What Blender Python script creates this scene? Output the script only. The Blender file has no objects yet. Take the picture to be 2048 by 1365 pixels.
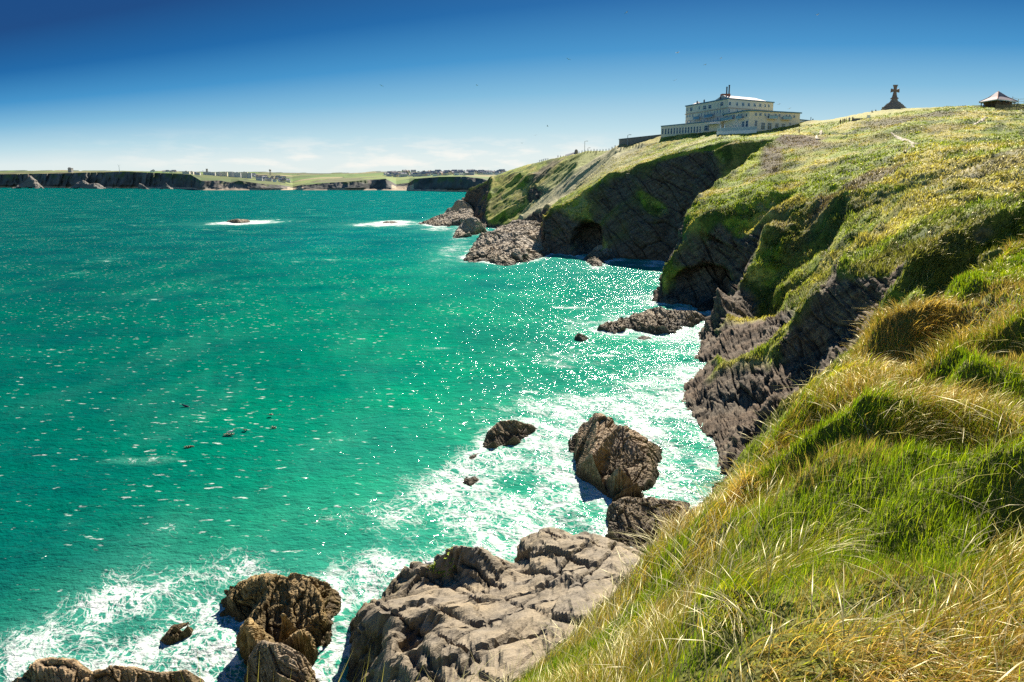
import bpy, math, random
import numpy as np
from mathutils import Vector
from mathutils.geometry import delaunay_2d_cdt
rng = np.random.default_rng(7)
random.seed(7)
SC = bpy.context.scene
COL = SC.collection
F32 = np.float32

# ------------------------------------------------------------------ camera model
H = 26.0; FPX = 1365.0; CX = 1024.0; CY = 578.0; TH = math.radians(9.0)
CT, ST = math.cos(TH), math.sin(TH)
def ray(px, py):
    x = (px-CX)/FPX; y = (CY-py)/FPX
    dy = CT + y*ST; dz = y*CT - ST
    return x/dy, dz/dy
def A(px, py, Y):
    a, r = ray(px, py); return (a*Y, float(Y), H + r*Y)
def Zp(px, py, z):
    a, r = ray(px, py); Y = (z-H)/r; return (a*Y, Y, z)
def proj(X, Y, Z):
    X = np.asarray(X, float); Y = np.asarray(Y, float); Z = np.asarray(Z, float)-H
    f = Y*CT - Z*ST; u = Y*ST + Z*CT
    f = np.where(f < 1e-3, 1e-3, f)
    return CX + FPX*X/f, CY - FPX*u/f

# ------------------------------------------------------------------ scene helpers
def tag(o, label=None, cat=None, group=None, kind=None):
    if label: o['label'] = label
    if cat: o['category'] = cat
    if group: o['group'] = group
    if kind: o['kind'] = kind
    return o
def empty(name, loc, rz=0.0):
    o = bpy.data.objects.new(name, None); COL.objects.link(o)
    o.location = loc; o.rotation_euler = (0, 0, rz); o.empty_display_size = 0.2
    return o
def mesh_np(name, V, faces, mats, parent=None, smooth=True, attrs=None, midx=None):
    """faces: list of int arrays (n,k)"""
    me = bpy.data.meshes.new(name)
    V = np.ascontiguousarray(V, F32)
    me.vertices.add(len(V)); me.vertices.foreach_set('co', V.ravel())
    loops = np.concatenate([np.asarray(f, np.int32).ravel() for f in faces])
    tot = np.concatenate([np.full(len(f), np.asarray(f).shape[1], np.int32) for f in faces])
    st = np.concatenate([[0], np.cumsum(tot)[:-1]]).astype(np.int32)
    me.loops.add(len(loops)); me.loops.foreach_set('vertex_index', loops)
    me.polygons.add(len(tot)); me.polygons.foreach_set('loop_start', st); me.polygons.foreach_set('loop_total', tot)
    if midx is not None: me.polygons.foreach_set('material_index', np.asarray(midx, np.int32))
    me.update(calc_edges=True)
    me.polygons.foreach_set('use_smooth', np.full(len(tot), bool(smooth)))
    for k, v in (attrs or {}).items():
        if v.ndim == 1:
            at = me.attributes.new(k, 'FLOAT', 'POINT'); at.data.foreach_set('value', v.astype(F32))
        else:
            at = me.attributes.new(k, 'FLOAT_COLOR', 'POINT')
            c = np.ones((len(v), 4), F32); c[:, :3] = v; at.data.foreach_set('color', c.ravel())
    for m in (mats if isinstance(mats, (list, tuple)) else [mats]): me.materials.append(m)
    o = bpy.data.objects.new(name, me); COL.objects.link(o)
    if parent is not None: o.parent = parent
    return o
class MB:
    def __init__(s): s.v = []; s.f = []; s.m = []
    def add(s, vs, fs, m=0):
        b = len(s.v); s.v += [tuple(v) for v in vs]; s.f += [tuple(i+b for i in f) for f in fs]; s.m += [m]*len(fs); return s
    def box(s, x0, x1, y0, y1, z0, z1, m=0, T=None):
        vs = [(x, y, z) for z in (z0, z1) for y in (y0, y1) for x in (x0, x1)]
        if T: vs = [T(*v) for v in vs]
        return s.add(vs, [(0,2,3,1),(4,5,7,6),(0,1,5,4),(2,6,7,3),(0,4,6,2),(1,3,7,5)], m)
    def tube(s, p, q, r0, r1=None, n=8, m=0):
        r1 = r0 if r1 is None else r1
        p = Vector(p); q = Vector(q); d = (q-p).normalized()
        a = d.orthogonal().normalized(); b = d.cross(a)
        vs = []
        for c, r in ((p, r0), (q, r1)):
            for i in range(n):
                t = 2*math.pi*i/n; vs.append(c + a*math.cos(t)*r + b*math.sin(t)*r)
        fs = [(i, (i+1) % n, n+(i+1) % n, n+i) for i in range(n)]
        fs += [tuple(range(n-1, -1, -1)), tuple(range(n, 2*n))]
        return s.add(vs, fs, m)
    def lathe(s, prof, c=(0,0,0), n=10, m=0):
        vs = []
        for r, z in prof:
            for i in range(n):
                t = 2*math.pi*i/n; vs.append((c[0]+r*math.cos(t), c[1]+r*math.sin(t), c[2]+z))
        fs = []
        for k in range(len(prof)-1):
            for i in range(n): fs.append((k*n+i, k*n+(i+1) % n, (k+1)*n+(i+1) % n, (k+1)*n+i))
        fs += [tuple(range(n-1, -1, -1)), tuple(range((len(prof)-1)*n, len(prof)*n))]
        return s.add(vs, fs, m)
    def build(s, name, mats, parent=None, smooth=False):
        me = bpy.data.meshes.new(name); me.from_pydata(s.v, [], s.f)
        mats = mats if isinstance(mats, (list, tuple)) else [mats]
        for m in mats: me.materials.append(m)
        me.polygons.foreach_set('material_index', s.m)
        me.polygons.foreach_set('use_smooth', [smooth]*len(s.f)); me.update()
        o = bpy.data.objects.new(name, me); COL.objects.link(o)
        if parent is not None: o.parent = parent
        return o

# ------------------------------------------------------------------ noise (numpy)
def _h(ix, iy, iz, s):
    h = (ix.astype(np.uint32)*np.uint32(374761393) + iy.astype(np.uint32)*np.uint32(668265263)
         + iz.astype(np.uint32)*np.uint32(2147483647) + np.uint32(s*974711 & 0xffffffff))
    h = (h ^ (h >> np.uint32(13)))*np.uint32(1274126177)
    h ^= h >> np.uint32(16); h *= np.uint32(2246822519); h ^= h >> np.uint32(13)
    return (h & np.uint32(0xffffff)).astype(F32)*F32(1/8388607.5) - F32(1)
def vn(P, s=0):
    P = np.asarray(P, F32)
    i = np.floor(P); f = P-i; i = i.astype(np.int64)
    f = f*f*f*(f*(f*6-15)+10)
    x0, y0, z0 = i[:, 0], i[:, 1], i[:, 2]; fx, fy, fz = f[:, 0], f[:, 1], f[:, 2]
    r = []
    for dz in (0, 1):
        q = []
        for dy in (0, 1):
            a = _h(x0, y0+dy, z0+dz, s); b = _h(x0+1, y0+dy, z0+dz, s); q.append(a+(b-a)*fx)
        r.append(q[0]+(q[1]-q[0])*fy)
    return r[0]+(r[1]-r[0])*fz
ROT = np.array([[0.36, 0.48, -0.8], [-0.8, 0.6, 0.0], [0.48, 0.64, 0.6]], F32)
def fbm(P, sc, oc=4, s=0, g=0.5):
    P = np.asarray(P, F32)/F32(sc); a = 1.0; t = 0.0; o = np.zeros(len(P), F32)
    for k in range(oc):
        o += a*vn(P, s+k*17); t += a; a *= g; P = (P @ ROT.T)*F32(2.03)+F32(5.3)
    return o/t
def ridged(P, sc, oc=4, s=0, g=0.5):
    P = np.asarray(P, F32)/F32(sc); a = 1.0; t = 0.0; o = np.zeros(len(P), F32)
    for k in range(oc):
        o += a*(1-2*np.abs(vn(P, s+k*17))); t += a; a *= g; P = (P @ ROT.T)*F32(2.03)+F32(5.3)
    return o/t
def cells(P, s=0):
    """returns F1, F2, cell random value, (dist)"""
    P = np.asarray(P, F32); i = np.floor(P).astype(np.int64); f = P-i
    F1 = np.full(len(P), 9.0, F32); F2 = F1.copy(); R = np.zeros(len(P), F32)
    for dx in (-1, 0, 1):
        for dy in (-1, 0, 1):
            for dz in (-1, 0, 1):
                a, b, c = i[:, 0]+dx, i[:, 1]+dy, i[:, 2]+dz
                q = np.stack([dx+.5+.45*_h(a, b, c, s), dy+.5+.45*_h(a, b, c, s+1), dz+.5+.45*_h(a, b, c, s+2)], 1)-f
                d = np.sqrt((q*q).sum(1))
                r = _h(a, b, c, s+3); m = d < F1
                F2 = np.where(m, F1, np.minimum(F2, d)); R = np.where(m, r, R); F1 = np.where(m, d, F1)
    return F1, F2, R
def sst(a, b, x):
    t = np.clip((x-a)/(b-a), 0, 1); return t*t*(3-2*t)
def blur1(Am, n, ax):
    """box blur n wide twice along axis (edge padded)"""
    if n < 2: return Am
    for _ in range(2):
        pad = [(0, 0), (0, 0)]; pad[ax] = (n//2+1, n-n//2-1)
        B = np.cumsum(np.pad(Am, pad, mode='edge'), axis=ax, dtype=np.float64)
        hi = [slice(None)]*2; lo = [slice(None)]*2; hi[ax] = slice(n, None); lo[ax] = slice(0, -n)
        Am = (B[tuple(hi)]-B[tuple(lo)])/n
    return Am
def tri_mesh(pts, edges=()):
    v2 = [Vector((p[0], p[1])) for p in pts]
    vo, eo, fo, ov, oe, of = delaunay_2d_cdt(v2, list(edges), [], 0, 1e-5, True)
    z = []
    for k, v in enumerate(vo):
        if ov[k]: z.append(pts[ov[k][0]][2])
        else:
            d = sorted((((v.x-p[0])**2+(v.y-p[1])**2), p[2]) for p in pts)[:3]
            w = [1/(e[0]+1e-6) for e in d]; z.append(sum(a*e[1] for a, e in zip(w, d))/sum(w))
    return np.array([(v.x, v.y) for v in vo]), np.array(z), [tuple(f) for f in fo if len(f) == 3]
def rock_disp(P, N, sc=1.0, seed=0, dirn=(0.55, -0.25, 0.80), amp=1.0, joints=False, levels=None):
    """slaty, blocky fracture: returns displaced points and a crack mask"""
    d = np.array(dirn, F32); d /= np.linalg.norm(d)
    a = np.cross(d, [0, 0, 1.0]); a /= np.linalg.norm(a); b = np.cross(d, a)
    W = P + 0.35*sc*np.stack([fbm(P, 3.0*sc, 3, seed+50+k) for k in range(3)], 1)
    Q = np.stack([W @ d, W @ a, W @ b], 1).astype(F32)
    out = np.zeros(len(P), F32); crack = np.zeros(len(P), F32)
    for (s0, st, am) in levels or ((2.6, (.75, 2.6, 3.4), .34), (1.0, (.42, 2.4, 3.2), .17), (.38, (.4, 2.0, 2.8), .07)):
        q = Q/(np.array(st, F32)*F32(s0*sc)); F1, F2, R = cells(q, seed+int(s0*10))
        e = F2-F1
        out += am*(R*0.95 - 0.8*(1-sst(0.0, 0.055, e)))
        crack = np.maximum(crack, (1-sst(0.0, 0.045, e))*min(1, am*4))
    if joints:
        for kk, (nv, sp, wd, dp) in enumerate((((.62, .60, .5), 1.6, .10, .36), ((-.72, .55, .42), 2.2, .09, .30), ((.15, -.93, .34), 2.8, .10, .36), ((.66, .25, .70), .7, .06, .12))):
            nv = np.array(nv, F32); nv /= np.linalg.norm(nv)
            s1 = (P @ nv + .22*fbm(P, 2.6, 3, seed+70+kk) )/sp
            i0 = np.floor(s1); best = np.full(len(P), 9., F32); sec = best.copy(); rid = i0*0
            for o_ in (-1, 0, 1):
                c_ = i0+o_+.5+.42*_h((i0+o_).astype(np.int64), (i0*0).astype(np.int64), (i0*0).astype(np.int64), seed+80+kk); d_ = np.abs(s1-c_)
                m_ = d_ < best; sec = np.where(m_, best, np.minimum(sec, d_)); rid = np.where(m_, i0+o_, rid); best = np.where(m_, d_, best)
            e_ = (sec-best)*sp*.5
            on = sst(-.25, .15, fbm(P, 3.2, 2, seed+90+kk))
            ck_ = (1-sst(wd*.35, wd*1.3, e_))*on
            out -= dp*ck_/sc; crack = np.maximum(crack, ck_*.9)
            out += .10*sp*.8*_h(rid.astype(np.int64), (i0*0).astype(np.int64), (i0*0).astype(np.int64), seed+99)*on/sc
    out += .10*fbm(P, .8*sc, 4, seed+9)
    return P + N*(out*sc*amp)[:, None], crack
# ------------------------------------------------------------------ materials
class NT:
    def __init__(s, name):
        s.m = bpy.data.materials.new(name); s.m.use_nodes = True; s.t = s.m.node_tree; s.t.nodes.clear()
        s.out = s.n('ShaderNodeOutputMaterial')
    def n(s, typ, **kw):
        nd = s.t.nodes.new(typ)
        for k, v in kw.items():
            if k.startswith('i_'):
                key = k[2:]; key = int(key) if key.isdigit() else key.replace('_', ' ')
                inp = nd.inputs[key]
                if isinstance(v, bpy.types.NodeSocket): s.t.links.new(v, inp)
                else: inp.default_value = v
            else: setattr(nd, k, v)
        return nd
    def L(s, a, b): s.t.links.new(a, b)
    def math(s, op, a, b=None, c=None, clamp=False):
        nd = s.t.nodes.new('ShaderNodeMath'); nd.operation = op; nd.use_clamp = clamp
        for i, v in enumerate((a, b, c)):
            if v is None: continue
            if isinstance(v, bpy.types.NodeSocket): s.L(v, nd.inputs[i])
            else: nd.inputs[i].default_value = v
        return nd.outputs[0]
    def mix(s, f, a, b, mode='MIX'):
        nd = s.t.nodes.new('ShaderNodeMix'); nd.data_type = 'RGBA'; nd.blend_type = mode; nd.clamp_factor = True
        for i, v in ((0, f), (6, a), (7, b)):
            if isinstance(v, bpy.types.NodeSocket): s.L(v, nd.inputs[i])
            elif i == 0: nd.inputs[0].default_value = v
            else: nd.inputs[i].default_value = (*v, 1)
        return nd.outputs[2]
    def ramp(s, f, stops):
        nd = s.t.nodes.new('ShaderNodeValToRGB'); s.L(f, nd.inputs[0]); cr = nd.color_ramp
        while len(cr.elements) < len(stops): cr.elements.new(0.5)
        for e, (p, c) in zip(cr.elements, stops):
            e.position = p; e.color = (*c, 1) if len(c) == 3 else c
        return nd.outputs[0]
    def pos(s): return s.n('ShaderNodeNewGeometry').outputs['Position']
    def noise(s, vec, scale, detail=3, rough=.55, dist=0.0, out=0):
        nd = s.n('ShaderNodeTexNoise', i_Scale=scale, i_Detail=detail, i_Roughness=rough, i_Distortion=dist); s.L(vec, nd.inputs['Vector'])
        return nd.outputs[out]
    def scale(s, vec, v, rot=(0,0,0)):
        nd = s.n('ShaderNodeMapping'); s.L(vec, nd.inputs[0]); nd.inputs['Scale'].default_value = v; nd.inputs['Rotation'].default_value = rot
        return nd.outputs[0]
    def bump(s, h, strength, dist, normal=None):
        nd = s.n('ShaderNodeBump', i_Strength=strength, i_Distance=dist); s.L(h, nd.inputs['Height'])
        if normal: s.L(normal, nd.inputs['Normal'])
        return nd.outputs[0]
    def attr(s, name, out='Fac'): return s.n('ShaderNodeAttribute', attribute_name=name).outputs[out]
    def surf(s, sh): s.L(sh, s.out.inputs[0]); return s.m
def simple(name, col, rough=.8, var=.15, scale=2.0, spec=.3, metal=0.0):
    t = NT(name); p = t.pos()
    n = t.noise(p, scale, 4, .6)
    c = t.mix(n, tuple(max(0, x*(1-var)) for x in col), tuple(min(1, x*(1+var)) for x in col))
    b = t.n('ShaderNodeBsdfPrincipled', i_Roughness=rough, i_Metallic=metal); t.L(c, b.inputs['Base Color'])
    b.inputs['Specular IOR Level'].default_value = spec
    return t.surf(b.outputs[0])
def mat_rock(name, dark, light, warm, low=None, fine=1.0, lowz=2.2, weed=0.0, spots=0.0):
    t = NT(name); p = t.pos()
    ps = t.scale(p, (1, 1, 1), (0.6, 0.35, 0.2)); ps = t.scale(ps, (.35, .35, 1.9))
    n1 = t.noise(p, .35*fine, 4, .6); n2 = t.noise(ps, 1.3*fine, 5, .65); n3 = t.noise(p, 7*fine, 4, .7)
    c = t.mix(t.math('MULTIPLY_ADD', n2, 2.2, -.6, clamp=True), dark, light)
    c = t.mix(t.math('MULTIPLY_ADD', n1, 3.2, -1.3, clamp=True), c, warm)
    c = t.mix(t.math('MULTIPLY_ADD', n3, 2.4, -1.0, clamp=True), c, t.mix(.5, c, tuple(x*.35 for x in dark)))
    # pale lichen flecks
    l = t.noise(p, 3.1*fine, 5, .75)
    c = t.mix(t.math('MULTIPLY', t.math('MULTIPLY_ADD', l, 14, -9.2, clamp=True), .55), c, tuple(min(1, x*1.9) for x in light))
    if low is not None:   # weed and barnacle band above the water
        z = t.n('ShaderNodeSeparateXYZ'); t.L(p, z.inputs[0])
        zz = t.math('ADD', z.outputs[2], t.math('MULTIPLY', t.noise(p, .6, 4, .6), -2.4))
        f = t.math('SUBTRACT', 1.0, t.math('MULTIPLY_ADD', zz, 1.2, -.2*lowz+.0, clamp=True))
        f = t.math('MULTIPLY', f, t.math('MULTIPLY_ADD', t.noise(p, 2.5*fine, 4, .7), 4, -1.3, clamp=True))
        c = t.mix(t.math('MULTIPLY', f, .85), c, low)
    if weed:
        w = t.noise(p, 2.6, 5, .7)
        c = t.mix(t.math('MULTIPLY_ADD', w, 9, -5.2, clamp=True), c, (.014, .013, .008))
        w2 = t.noise(p, 5.2, 4, .7)
        c = t.mix(t.math('MULTIPLY', t.math('MULTIPLY_ADD', w2, 9, -4.8, clamp=True), weed), c, (.16, .105, .03))
    if spots:
        v = t.n('ShaderNodeTexVoronoi', i_Scale=5.5); t.L(p, v.inputs['Vector'])
        c = t.mix(t.math('MULTIPLY', t.math('MULTIPLY_ADD', v.outputs[0], -8, 1.9, clamp=True), spots), c, (.42, .38, .32))
    cr = t.attr('crack'); c = t.mix(t.math('MULTIPLY', cr, .7), c, tuple(x*.3 for x in dark))
    zs = t.n('ShaderNodeSeparateXYZ'); t.L(p, zs.inputs[0])
    wet = t.math('MULTIPLY_ADD', t.math('ADD', zs.outputs[2], t.math('MULTIPLY', t.noise(p, 1.2, 3, .6), -1.1)), -2.2, 1.1, clamp=True)
    c = t.mix(t.math('MULTIPLY', wet, .72), c, tuple(x*.28 for x in dark))
    bh = t.math('ADD', t.math('MULTIPLY', n2, .7), t.math('MULTIPLY', n3, .35))
    nr = t.bump(bh, .9, .22/fine)
    b = t.n('ShaderNodeBsdfPrincipled', i_Roughness=.78); t.L(c, b.inputs['Base Color']); t.L(nr, b.inputs['Normal'])
    b.inputs['Specular IOR Level'].default_value = .35
    return t.surf(b.outputs[0])
def mat_terrain():
    t = NT('grassy_cliff'); p = t.pos()
    col = t.n('ShaderNodeAttribute', attribute_name='col').outputs['Color']
    rk = t.attr('rock')
    n = t.noise(p, 1.1, 5, .7); n3 = t.noise(p, 5.0, 4, .7)
    g = t.mix(t.math('MULTIPLY_ADD', n, 2.6, -.9, clamp=True), t.mix(1.0, col, (.58, .62, .55), 'MULTIPLY'), t.mix(1.0, col, (1.45, 1.38, 1.25), 'MULTIPLY'))
    ps = t.scale(t.scale(p, (1, 1, 1), (0.6, 0.35, 0.2)), (.3, .3, 1.6))
    n2 = t.noise(ps, .9, 6, .68); n4 = t.noise(p, .16, 3, .6)
    r = t.mix(t.math('MULTIPLY_ADD', n2, 2.6, -.8, clamp=True), (.055, .046, .038), (.29, .235, .17))
    r = t.mix(t.math('MULTIPLY_ADD', n4, 4, -1.6, clamp=True), r, t.mix(1.0, r, (1.1, .95, .85), 'MULTIPLY'))
    r = t.mix(t.math('MULTIPLY_ADD', n3, 3, -1.2, clamp=True), t.mix(1.0, r, (.55, .55, .55), 'MULTIPLY'), r)
    gv = t.math('MULTIPLY', t.math('MULTIPLY_ADD', t.noise(p, .8, 6, .75), 16, -10.3, clamp=True), .6)
    r = t.mix(gv, r, (.42, .42, .40))
    r = t.mix(t.math('MULTIPLY', t.attr('crack'), .6), r, (.01, .01, .011))
    c = t.mix(rk, g, r)
    bh = t.math('ADD', t.math('MULTIPLY', n, .5), t.math('MULTIPLY', n3, .3))
    nr = t.bump(t.math('ADD', bh, t.math('MULTIPLY', n2, .6)), .8, .35)
    b = t.n('ShaderNodeBsdfPrincipled', i_Roughness=.88); t.L(c, b.inputs['Base Color']); t.L(nr, b.inputs['Normal'])
    b.inputs['Specular IOR Level'].default_value = .15
    return t.surf(b.outputs[0])
def mat_sea():
    t = NT('sea_water'); p = t.pos()
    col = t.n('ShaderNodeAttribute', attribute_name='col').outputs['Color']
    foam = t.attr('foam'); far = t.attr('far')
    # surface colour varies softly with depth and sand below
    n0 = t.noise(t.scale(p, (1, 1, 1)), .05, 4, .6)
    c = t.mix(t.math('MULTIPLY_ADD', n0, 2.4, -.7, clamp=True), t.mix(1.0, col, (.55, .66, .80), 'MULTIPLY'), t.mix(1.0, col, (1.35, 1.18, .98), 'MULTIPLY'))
    # foam web
    pw = t.scale(p, (1, 1, .2), (0, 0, .9))
    wn = t.n('ShaderNodeTexNoise', i_Scale=.22, i_Detail=3.0); t.L(pw, wn.inputs['Vector'])
    off = t.n('ShaderNodeVectorMath', operation='MULTIPLY_ADD'); t.L(wn.outputs[1], off.inputs[0]); off.inputs[1].default_value = (3.2, 3.2, 0); t.L(pw, off.inputs[2])
    v = t.scale(off.outputs[0], (.62, 1.0, 1))
    def web(sc, det, k):
        n = t.noise(v, sc, det, .62)
        return t.math('SUBTRACT', 1.0, t.math('MULTIPLY', t.math('ABSOLUTE', t.math('SUBTRACT', n, .5)), k))
    def cellw(sc, k):
        w4 = t.n('ShaderNodeTexNoise', i_Scale=sc*1.7, i_Detail=3.0); t.L(v, w4.inputs['Vector'])
        o4 = t.n('ShaderNodeVectorMath', operation='MULTIPLY_ADD'); t.L(w4.outputs[1], o4.inputs[0]); o4.inputs[1].default_value = (.9/sc, .9/sc, 0); t.L(v, o4.inputs[2])
        vo = t.n('ShaderNodeTexVoronoi', feature='DISTANCE_TO_EDGE', i_Scale=sc); t.L(o4.outputs[0], vo.inputs['Vector'])
        return t.math('SUBTRACT', 1.0, t.math('MULTIPLY', vo.outputs[0], k))
    w1 = web(.42, 4, 13.0); w2 = web(1.3, 3, 11.0); w3 = cellw(.62, 6.5); w5 = cellw(1.7, 5.5); nb = t.noise(v, .30, 5, .65)
    wl_ = t.math('MAXIMUM', t.math('MAXIMUM', w1, t.math('MULTIPLY', w2, .9)), t.math('MAXIMUM', t.math('MULTIPLY', w3, .95), t.math('MULTIPLY', w5, .85)))
    w = t.math('ADD', t.math('MULTIPLY', wl_, .55), t.math('MULTIPLY', nb, .72))
    thr = t.math('SUBTRACT', 1.15, t.math('MULTIPLY', foam, .52))
    fm = t.math('MULTIPLY', t.math('SUBTRACT', w, thr), 4.5, clamp=True)
    fl = t.noise(t.scale(p, (.45, 1.1, 1), (0, 0, .3)), 1.5, 3, .55); fl = t.math('MULTIPLY_ADD', t.math('ADD', fl, t.math('MULTIPLY', t.noise(p, .05, 3, .6), .22)), 16, -12.2, clamp=True)
    fm = t.math('MAXIMUM', fm, t.math('MULTIPLY', fl, .7))
    # milky aerated water below the foam
    c = t.mix(t.math('MULTIPLY', foam, .36), c, (.10, .42, .31))
    c = t.mix(t.math('MULTIPLY', fm, .93), c, (.66, .69, .67))
    # ripples
    r1 = t.noise(t.scale(p, (.6, 1, 1), (0, 0, .35)), .9, 6, .66)
    r2 = t.noise(t.scale(p, (.6, 1, 1), (0, 0, -.3)), 3.4, 4, .6)
    h = t.math('ADD', t.math('MULTIPLY', r1, .55), t.math('MULTIPLY', r2, .2))
    nr = t.bump(t.math('ADD', h, t.math('MULTIPLY', fm, .05)), .95, 1.0)
    d = t.n('ShaderNodeBsdfDiffuse'); t.L(c, d.inputs[0]); t.L(t.bump(h, .75, 1.0), d.inputs['Normal'])
    g1 = t.noise(t.scale(p, (.55, 1, 1), (0, 0, .35)), .9, 2.2, .5); g2 = t.noise(t.scale(p, (.5, 1, 1), (0, 0, .1)), 2.8, 2, .5)
    nr = t.bump(t.math('ADD', t.math('MULTIPLY', g1, .60), t.math('MULTIPLY', g2, .18)), 1.0, 1.0)
    g = t.n('ShaderNodeBsdfGlossy', i_Roughness=.10); g.inputs[0].default_value = (.95, .98, 1, 1); t.L(nr, g.inputs['Normal'])
    fr = t.n('ShaderNodeFresnel', i_IOR=1.33); t.L(nr, fr.inputs['Normal'])
    f = t.math('MULTIPLY', t.math('MINIMUM', fr.outputs[0], .30), t.math('MULTIPLY', t.math('MULTIPLY_ADD', fm, -.13, .17), t.math('MULTIPLY_ADD', t.noise(t.scale(p, (.6, 1, 1)), .13, 4, .65), 4.5, -1.6, clamp=True)))
    m = t.n('ShaderNodeMixShader'); t.L(f, m.inputs[0]); t.L(d.outputs[0], m.inputs[1]); t.L(g.outputs[0], m.inputs[2])
    return t.surf(m.outputs[0])
def mat_grass(name='grass_blade', tr=.5):
    t = NT(name)
    col = t.n('ShaderNodeAttribute', attribute_name='col').outputs['Color']
    d = t.n('ShaderNodeBsdfDiffuse', i_Roughness=.6); t.L(col, d.inputs[0])
    tl = t.n('ShaderNodeBsdfTranslucent'); t.L(t.mix(1.0, col, (1.25, 1.3, .75), 'MULTIPLY'), tl.inputs[0])
    g = t.n('ShaderNodeBsdfGlossy', i_Roughness=.35); g.inputs[0].default_value = (.8, .75, .5, 1)
    m = t.n('ShaderNodeMixShader', i_0=tr); t.L(d.outputs[0], m.inputs[1]); t.L(tl.outputs[0], m.inputs[2])
    m2 = t.n('ShaderNodeMixShader', i_0=.03); t.L(m.outputs[0], m2.inputs[1]); t.L(g.outputs[0], m2.inputs[2])
    return t.surf(m2.outputs[0])
def mat_col(name, rough=.85, var=.25, scale=.02):
    t = NT(name); p = t.pos()
    col = t.n('ShaderNodeAttribute', attribute_name='col').outputs['Color']
    n = t.noise(p, scale, 6, .65)
    c = t.mix(n, t.mix(1.0, col, (1-var,)*3, 'MULTIPLY'), t.mix(1.0, col, (1+var,)*3, 'MULTIPLY'))
    b = t.n('ShaderNodeBsdfPrincipled', i_Roughness=rough); t.L(c, b.inputs['Base Color']); b.inputs['Specular IOR Level'].default_value = .1
    return t.surf(b.outputs[0])
# ------------------------------------------------------------------ headland terrain (world-space TIN, polar sampled)
K = 1.08
def AK(px, py, Y): return A(px, py, Y*K)
PTS = []; EDG = []
def line(*pts, edge=True):
    b = len(PTS); PTS.extend(pts)
    if edge: EDG.extend((b+i, b+i+1) for i in range(len(pts)-1))
coast = [(-60, -30, 0), (-40, 5, 0), (-22, 15, 0), (-10, 24, 0), (-3, 32, 0), (4, 40, 0), (9, 45, 0), (14.5, 51, 0), (18.5, 56, 0),
         Zp(1450, 915, 0), Zp(1415, 860, 0), Zp(1384, 800, 0), Zp(1386, 770, 0), Zp(1402, 728, 0), Zp(1407, 679, 0), Zp(1450, 645, 0), Zp(1425, 625, 0),
         Zp(1350, 616, 0), Zp(1310, 608, 0), Zp(1304, 603, 0), (38, 165, 0), (46, 188, 0), (50, 208, 0), Zp(1340, 522, 0), Zp(1240, 518, 0), Zp(1180, 515, 0), Zp(1100, 508, 0),
         Zp(1085, 486, 0), Zp(1025, 462, 0), Zp(970, 456, 0), Zp(932, 440, 0), Zp(912, 431, 0), (-28, 545, 0), (0, 560, 0), (70, 560, 0), (260, 540, 0)]
line(*coast)
for i, c in enumerate(coast):   # sea bed offset
    a = coast[max(0, i-1)]; b = coast[min(len(coast)-1, i+1)]
    dx, dy = b[0]-a[0], b[1]-a[1]; l = math.hypot(dx, dy)
    PTS.append((c[0]-dy/l*4.0, c[1]+dx/l*4.0, -4.5))
# foreground
brow = [(x_, y_, z_-.22) for x_, y_, z_ in [(-9, -4, 22.6), (-3.2, 0.3, 23.2), A(1310, 1365, 2.7), A(1400, 1180, 5.2), A(1480, 1015, 6.8), A(1645, 790, 9.3), A(1820, 615, 12.3), A(2048, 492, 16.5), A(2300, 400, 24)]]
line(*brow)
line((0, 0, 24.4), (1.6, 1.9, 24.45), edge=False)
for q in (A(1500, 1365, 2.2), A(1500, 1150, 3.8), A(1800, 1000, 4.8), A(2048, 800, 7.5), A(2048, 1000, 5), A(1700, 900, 6), A(1850, 700, 10), A(2048, 620, 12.5),
          (5, 1, 25.2), (10, 5, 26), (16, 12, 26), (22, 18, 26), (10, -6, 27), (-5, -8, 24), (0, -20, 27), (30, -20, 32), (-30, -30, 15),
          (-4.5, 4.5, 20), (-2.5, 8, 17.5), (2.2, 12.5, 16.5), (7.5, 17, 16.5), (14, 22.5, 17.5), (22, 29, 17.5),
          (-12, 2, 18), (-9, 8, 13), (-6, 13, 8), (0, 20, 5.5), (7, 27, 6), (14, 33, 8.5), (20, 38, 12), (-20, 5, 8), (-30, 0, 6)):
    PTS.append(q)
# middle gullies and spurs
for q in (A(1500, 900, 57), A(1640, 700, 69), A(1600, 765, 66), A(1700, 645, 66), A(1760, 612, 61.5), A(1640, 800, 60), A(1720, 725, 55), A(1800, 655, 50), A(1570, 860, 59),  A(2048, 400, 70), A(2048, 300, 110), A(2300, 430, 45), A(2300, 350, 80), A(2300, 260, 140),
          A(1950, 300, 125), A(1800, 300, 150), A(1750, 360, 125), A(1850, 380, 100), A(1700, 400, 119), A(1800, 450, 86), A(1950, 420, 75), A(1940, 548, 57), A(2048, 508, 61), A(1880, 582, 54.5), A(1830, 608, 52),A(2200, 480, 66), A(1870, 640, 46), (27, 42, 15), (36, 46, 16),
          A(1560, 750, 69), A(1540, 800, 62), A(1480, 860, 64.5), A(1425, 825, 73.5), A(1455, 745, 79), A(1520, 745, 75), A(1520, 800, 69),
          A(1430, 722, 86), A(1440, 690, 98), A(1500, 700, 90), A(1560, 560, 118), A(1540, 620, 113), A(1590, 640, 104), A(1520, 652, 109), A(1600, 500, 121), A(1640, 540, 114),
          A(2048, 250, 160), A(1800, 250, 180), A(1690, 300, 175), A(1740, 270, 190), A(1900, 262, 165)):
    PTS.append(q)
line(A(1439, 583, 113), A(1445, 612, 110), A(1470, 642, 105), A(1510, 655, 96), A(1556, 677, 86))
line(A(1421, 632, 113), A(1412, 665, 112), edge=False)
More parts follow.
